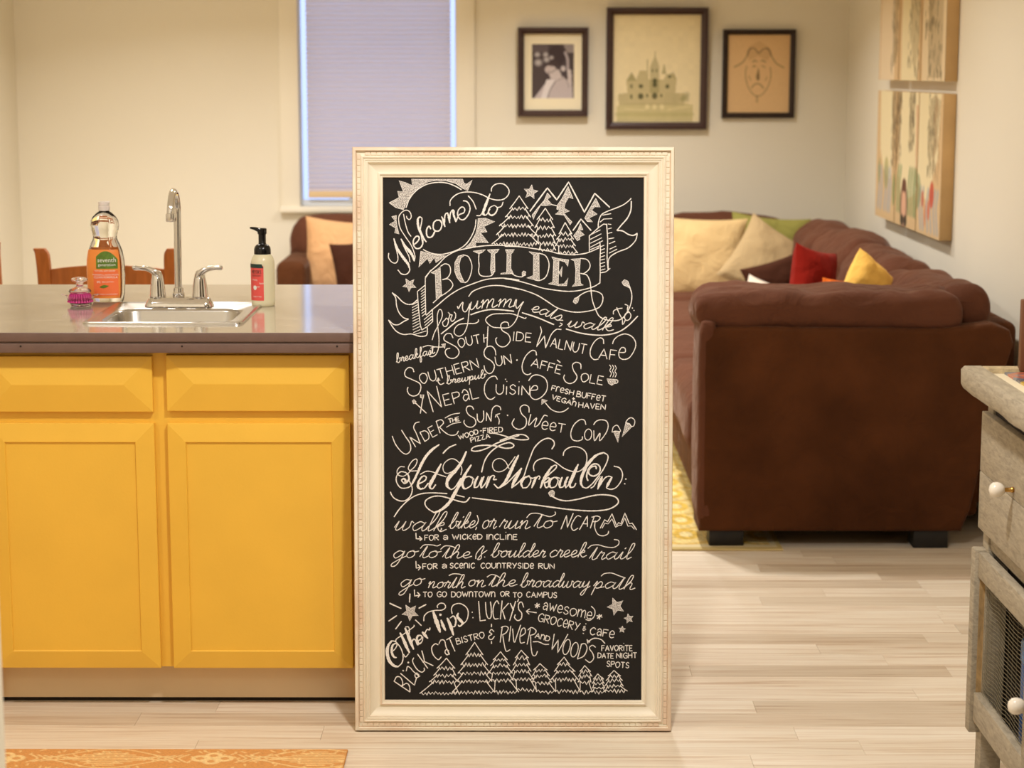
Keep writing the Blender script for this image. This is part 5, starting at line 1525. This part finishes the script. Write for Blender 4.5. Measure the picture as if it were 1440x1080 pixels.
# ------------------------------------------------------------------ rugs
ry = oZ(1000, 775, 0).y; rxr = oZ(1103, 778, 0).x
rug = thing('area_rug', (0, 7.4, 0), 'yellow and cream patterned area rug partly under the sofa', 'rug')
a = Art(250, 260, (222, 196, 128)); rs = random.Random(5)
for gx in range(0, 250, 18):
    for gy in range(0, 260, 18):
        a.ell(gx + 9, gy + 9, 7, 7, (206, 166, 58), .9); a.ell(gx + 9, gy + 9, 3.4, 3.4, (228, 208, 150), .9); a.line([(gx, gy), (gx + 6, gy + 3), (gx + 18, gy)], 1.6, (204, 160, 50), .8); a.line([(gx, gy + 18), (gx, gy)], 1.2, (204, 160, 50), .7)
a.noise(.12, 3); a.noise(.08, 4, 5)
for k_, c_ in ((5, (214, 196, 150)), (2, (196, 172, 110))):
    for side in ([(0, 0), (250, 0)], [(250, 0), (250, 260)], [(0, 260), (250, 260)], [(0, 0), (0, 260)]): a.line(side, k_ * 2, c_)
MB().bbox(-.85, rxr, ry, 9.1, .0005, .007, .002).build('rug_backing', mat('rug_backing', (206, 184, 130), .95), rug)
a.build('rug_pile', art_mat('rug_pile', .98), lambda u, v: (-.848 + (rxr + .846) * u, 9.098 - (9.096 - ry) * v, .0072), rug)
p1 = oZ(491, 1051, 0)
mt = thing('kitchen_runner', (-1.2, 3.9, 0), 'orange and cream patterned runner mat in front of the cabinets', 'rug')
MX1, MY1, MX0, MY0 = p1.x, p1.y - .028, -2.1, 3.45
a = Art(560, 250, (214, 150, 82)); CR = (240, 206, 142)
kx_, ky_ = 560 / (MX1 - MX0), 250 / (MY1 - MY0)
rs = random.Random(2)
per = 150
for cx in range(-60, 620, per // 2):
    for cy in range(0, 300, 44):
        big = ((cx + 60) // (per // 2) + cy // 44) % 2
        if big:
            for dx, dy, r in ((0, -6, 7), (0, 6, 7), (-9, 0, 7), (9, 0, 7)): a.ell(cx + dx, cy + 20 + dy, r, r, CR, .9); a.ell(cx + dx, cy + 20 + dy, r * .45, r * .45, (214, 150, 82), .9)
            for s in (-1, 1):
                for j in range(7): a.line([(cx + s * (18 + j * 5), cy + 20 - 8 + j), (cx + s * (24 + j * 5), cy + 20), (cx + s * (18 + j * 5), cy + 20 + 8 - j)], 1.7, CR, .8)
        else:
            for j in range(9): a.line([(cx - 30 + abs(j - 4) * 6, cy + 20 - 14 + j * 3.5), (cx + 30 - abs(j - 4) * 6, cy + 20 - 14 + j * 3.5)], 1.6, CR, .85)
            for s in (-1, 1): a.line([(cx - 46, cy + 20), (cx, cy + 20 + s * 20), (cx + 46, cy + 20)], 1.8, CR, .7)
for _ in range(1500):
    x, y = rs.uniform(0, 560), rs.uniform(0, 250); t_ = rs.uniform(-1, 1); a.line([(x, y), (x + 3.5 * t_, y + 3)], 1.5, CR, .75)
a.noise(.06, 8)
MB().bbox(MX0, MX1, MY0, MY1, .0005, .006, .002).build('mat_backing', mat('mat_backing', (214, 150, 80), .95), mt)
a.build('mat_weave', art_mat('mat_weave', .95), lambda u, v: (MX0 + .002 + (MX1 - MX0 - .004) * u, MY1 - .002 - (MY1 - MY0 - .004) * v, .0063), mt)

# ------------------------------------------------------------------ rustic island on the right
def reclaimed(name, rgb, stretch, sc=14, dk=.62):
    m = bpy.data.materials.new(name); m.use_nodes = True; g = N(m); b = g.n['Principled BSDF']; c = lin(rgb)
    ge = g.a('ShaderNodeNewGeometry'); mp = g.a('ShaderNodeMapping'); mp.inputs['Scale'].default_value = stretch; g.l(ge.outputs['Position'], mp.inputs[0])
    n1 = g.a('ShaderNodeTexNoise', inp={'Scale': sc, 'Detail': 9.0, 'Roughness': .7, 'Distortion': .7}); g.l(mp.outputs[0], n1.inputs['Vector'])
    rp = g.ramp([(.3, tuple(v * dk for v in c)), (.5, c), (.72, tuple(min(1, v * 1.3) for v in c))]); g.l(n1.outputs['Fac'], rp.inputs[0]); g.l(rp.outputs[0], b.inputs['Base Color'])
    b.inputs['Roughness'].default_value = .75
    bp = g.a('ShaderNodeBump', inp={'Strength': .6, 'Distance': .002}); g.l(n1.outputs['Fac'], bp.inputs['Height']); g.l(bp.outputs[0], b.inputs['Normal']); return m
M_rec = reclaimed('grey_reclaimed_wood', (164, 150, 126), (5, 1.6, 9)); M_rec2 = reclaimed('tan_reclaimed_wood', (176, 142, 92), (4, 4, 1.5)); M_rec3 = reclaimed('worn_edge_wood', (186, 164, 124), (4, 1.5, 4))
FX = .965; IY1 = 4.048; IY0 = 3.05
isl = thing('rustic_cabinet', (1.25, 3.55, 0), 'grey reclaimed-wood cabinet with tiled top and white knobs at the right edge', 'cabinet')
# top slab with raised rim
tx0 = oZ(1353, 514, .9).x; ty1 = oZ(1353, 514, .9).y + .005; tx1 = 1.56; ty0 = 2.99
sl = MB()
wob = lambda y, s: .0035 * noise.noise(Vector((y * 9, s, 0))) + .0015 * noise.noise(Vector((y * 40, s, 3)))
L = []
for i in range(25):
    y = ty1 + (ty0 - ty1) * i / 24
    L.append([(tx0 + wob(y, 1) + .004, y, .852 + wob(y, 2)), (tx0 + wob(y, 3), y, .862), (tx0 + wob(y, 4), y, .892), (tx0 + .005 + wob(y, 5), y, .899), (tx0 + .040, y, .899), (tx0 + .046, y, .893), (tx0 + .05, y, .853)])
sl.loops(L); sl.build('top_edge_board', M_rec, isl, smooth=40)
MB().bbox(tx0 + .042, tx1, ty1 - .035, ty1 + .0005, .856, .8985, .002).build('top_edge_board', M_rec3, isl)
MB().bbox(tx0 + .05, tx1, ty0, ty1 - .036, .855, .888, .002).build('top_board', mat('pale_grout', (226, 210, 176), .7), isl)
# painted tiles let into the top
def tile_art(v):
    a = Art(26, 26, [(176, 96, 74), (206, 168, 70), (208, 128, 66), (116, 120, 130)][v % 4]); o1, o2, o3 = [((214, 120, 84), (232, 190, 140), (110, 112, 124)), ((236, 204, 90), (150, 84, 60), (110, 104, 104)), ((232, 150, 70), (124, 112, 116), (244, 190, 120)), ((190, 70, 50), (220, 180, 120), (70, 76, 96))][v % 4]
    a.poly([(0, 0), (8, 0), (0, 8)], o3); a.poly([(26, 0), (18, 0), (26, 8)], o3); a.poly([(0, 26), (8, 26), (0, 18)], o3); a.poly([(26, 26), (18, 26), (26, 18)], o3)
    a.ell(13, 13, 11, 7, o3); a.ell(13, 13, 9, 5.5, o1); a.ell(13, 13, 5, 3, o2); a.ell(13, 13, 2, 1.4, o3); return a
M_tile = art_mat('painted_tile_glaze', .25)
tm = []
for v in range(4):
    a = tile_art(v); m = a.mesh(lambda u, w: (.0485 * 2 * (u - .5), -.0485 * 2 * (w - .5), .006)); n0 = len(m.v)
    me_ = m.mesh('tile', M_tile, smooth=0, fix=False); at = me_.color_attributes.new('Col', 'FLOAT_COLOR', 'POINT'); at.data.foreach_set('color', np.concatenate([a.a.reshape(-1, 3), np.ones((676, 1))], 1).ravel())
    bm = bmesh.new(); bm.from_mesh(me_); be = [e for e in bm.edges if e.is_boundary]; r_ = bmesh.ops.extrude_edge_only(bm, edges=be)
    for q in r_['geom']:
        if isinstance(q, bmesh.types.BMVert): q.co.z = -.002
    bm.to_mesh(me_); bm.free(); tm.append(me_)
k = 0; gx0 = tx0 + .078
for r_ in range(9):
    for c_ in range(4):
        o = bpy.data.objects.new('tile', tm[(r_ * 1 + c_ * 0 + (k % 2) * 0) % 4]); COL.objects.link(o); o.parent = isl
        o.location = Vector((gx0 + .0485 + c_ * .1035, ty1 - .045 - .0485 - r_ * .1035, .8865)) - ORG[isl]; k += 1
# carcass
M_in = mat('inner_wood_shade', (52, 42, 32), .8)  # inside boards coloured dark to paint in the unlit interior
MB().box(FX + .03, 1.51, IY1 - .034, IY1 - .0305, .12, .80).build('inner_shade_sheet', M_in, isl, smooth=0)  # added dark sheet, painted shade over the far side's inner face
MB().box(FX + .0185, 1.53, IY1 - .03, IY1, .10, .853).build('side_board', M_rec, isl); MB().box(FX + .0185, 1.53, IY0, IY0 + .03, .10, .853).build('side_board', M_rec, isl)
MB().box(1.51, 1.53, IY0 + .03, IY1 - .03, .10, .853).build('back_board', M_in, isl); MB().box(FX + .03, 1.51, IY0 + .03, IY1 - .03, .10, .12).build('bottom_shelf', M_in, isl)
MB().box(FX + .03, 1.51, IY0 + .03, IY1 - .03, .50, .52).build('inner_shelf', M_in, isl)
MB().box(FX + .018, FX + .03, IY0, IY1, .80, .852).build('top_rail', M_dark, isl); MB().box(FX + .018, FX + .03, IY0, IY1, .515, .56).build('middle_rail', M_rec, isl)  # top rail coloured near-black as the shaded gap under the top
for y in (IY1 - .044, IY0 - .001):
    for x in (FX + .012, 1.485): MB().bbox(x, x + .045, y, y + .045, 0, .10 if x > 1 else .853, .004).build('leg', M_rec, isl)
half = (IY0 + IY1) / 2
for i, (y0, y1) in enumerate(((half + .005, IY1), (IY0, half - .005))):
    dr = MB(); dr.bbox(FX, FX + .018, y0, y1, .675, .801, .002); dr.bbox(FX, FX + .018, y0, y1, .553, .6742, .002); d_o = dr.build('drawer_front', M_rec, isl)
    kn_y, kn_z = 3.84, oX(1402, 690, .93).z
    ky2 = oX(1402, 690, .932).y if i == 0 else IY0 + .25
    Mk = Matrix.Translation((FX, ky2, kn_z)) @ Matrix.Rotation(R(-90), 4, 'Y')
    MB().lathe([(.005, 0), (.006, .004), (.0045, .007), (.0045, .022)], n=18, M=Mk).build('knob_stem', mat('brass', (186, 140, 70), .3, 1.0), d_o)
    M_kn = mat('white_ceramic', (238, 226, 206), .12)
    MB().lathe([(.001, .018), (.008, .0195), (.0130, .025), (.0155, .033), (.0145, .041), (.009, .047), (.001, .049)], n=28, M=Mk).build('knob', M_kn, d_o, 'white ceramic knob', smooth=70)
    # door below: stiles stand proud of the rails, wire screen inside
    z0, z1 = .114, .512
    dd = MB(); dd.bbox(FX - .012, FX + .018, y1 - .034, y1, z0, z1, .004)
    door = dd.build('door', M_rec, isl)
    MB().box(FX + .0005, FX + .0175, y1 - .0345, y1 - .0342, z0 + .02, z1 - .02).build('stile_edge', M_rec2, door)
    MB().bbox(FX - .012, FX + .018, y0, y0 + .034, z0, z1, .004).build('door_stile', M_rec, door)
    MB().bbox(FX - .004, FX + .016, y0 + .034, y1 - .035, z1 - .058, z1 - .004, .002).build('door_rail', M_rec, door); MB().bbox(FX - .004, FX + .016, y0 + .034, y1 - .035, z0 + .028, z0 + .090, .002).build('door_rail', M_rec, door)
    sc_ = MB(); zz = z0 + .09; yn = 14
    while zz < z1 - .058:
        for j in range(yn):
            ya, yb_ = y0 + .034 + (y1 - y0 - .069) * j / yn, y0 + .034 + (y1 - y0 - .069) * (j + 1) / yn
            q = lambda y: (zz + .002 * math.sin(y * 60), FX + .012 + .002 * math.sin(y * 45 + zz * 9))
            (za, xa), (zb2, xb) = q(ya), q(yb_)
            sc_.loops([[(xa - .0005, ya, za - .0005), (xa + .0005, ya, za - .0005), (xa, ya, za + .0006)], [(xb - .0005, yb_, zb2 - .0005), (xb + .0005, yb_, zb2 - .0005), (xb, yb_, zb2 + .0006)]], False, False)
        zz += .0085
    yy_ = y0 + .045
    while yy_ < y1 - .036: sc_.box(FX + .0118, FX + .0124, yy_ - .0003, yy_ + .0003, z0 + .088, z1 - .056); yy_ += .034
    sc_.build('wire_screen', mat('wire_screen', (120, 110, 84), .5, .3), door, kind='stuff')
    kp = oX(1429, 993, .935)
    Mk = Matrix.Translation((FX, kp.y if i == 0 else y1 - .3, kp.z)) @ Matrix.Rotation(R(-90), 4, 'Y')
    MB().lathe([(.0055, .004), (.0055, .026)], n=18, M=Mk).build('knob_stem', M_kn, door)
    MB().lathe([(.001, .012), (.008, .0135), (.0140, .020), (.0165, .029), (.0150, .038), (.009, .044), (.001, .046)], n=28, M=Mk).build('knob', M_kn, door, 'white ceramic knob', smooth=70)
bc = thing('blue_canister', (1.06, 3.80, .12), 'tall blue canister seen through the screen door of the rustic cabinet', 'canister')
MB().lathe([(.001, 0), (.052, 0), (.055, .005), (.055, .24), (.052, .25), (.04, .256), (.001, .257)], (1.06, 3.80, .12), 36).build('canister_body', mat('blue_enamel', (34, 84, 150), .35), bc, smooth=50)
MB().lathe([(.056, .215), (.057, .218), (.057, .252), (.054, .258), (.018, .262), (.014, .275), (.001, .276)], (1.06, 3.80, .12), 36).build('lid', mat('pale_blue_lid', (90, 130, 180), .35), bc, smooth=50)
pb = oZ(1435, 512, .898)
bx = thing('standing_frame', (pb.x + .08, 4.0, .899), 'brown wooden frame edge standing on the tiled top at the right edge', 'picture frame')
x0 = oY(1434.5, 470, 3.995).x; zt2 = oY(1436, 421, 3.995).z
for q in ((x0, x0 + .016, .893, zt2), (x0 + .20, x0 + .216, .893, zt2)): MB().bbox(q[0], q[1], 3.985, 4.005, q[2], q[3], .003).build('frame_rail', mat('brown_frame_wood', (112, 70, 44), .5), bx)
for q in ((.893, .909), (zt2 - .016, zt2)): MB().bbox(x0 + .016, x0 + .20, 3.985, 4.005, q[0], q[1], .003).build('frame_rail', bpy.data.materials['brown_frame_wood'], bx)
MB().box(x0 + .016, x0 + .20, 3.993, 4.0, .909, zt2 - .016).build('dark_picture', mat('dark_print', (52, 44, 40), .3), bx)
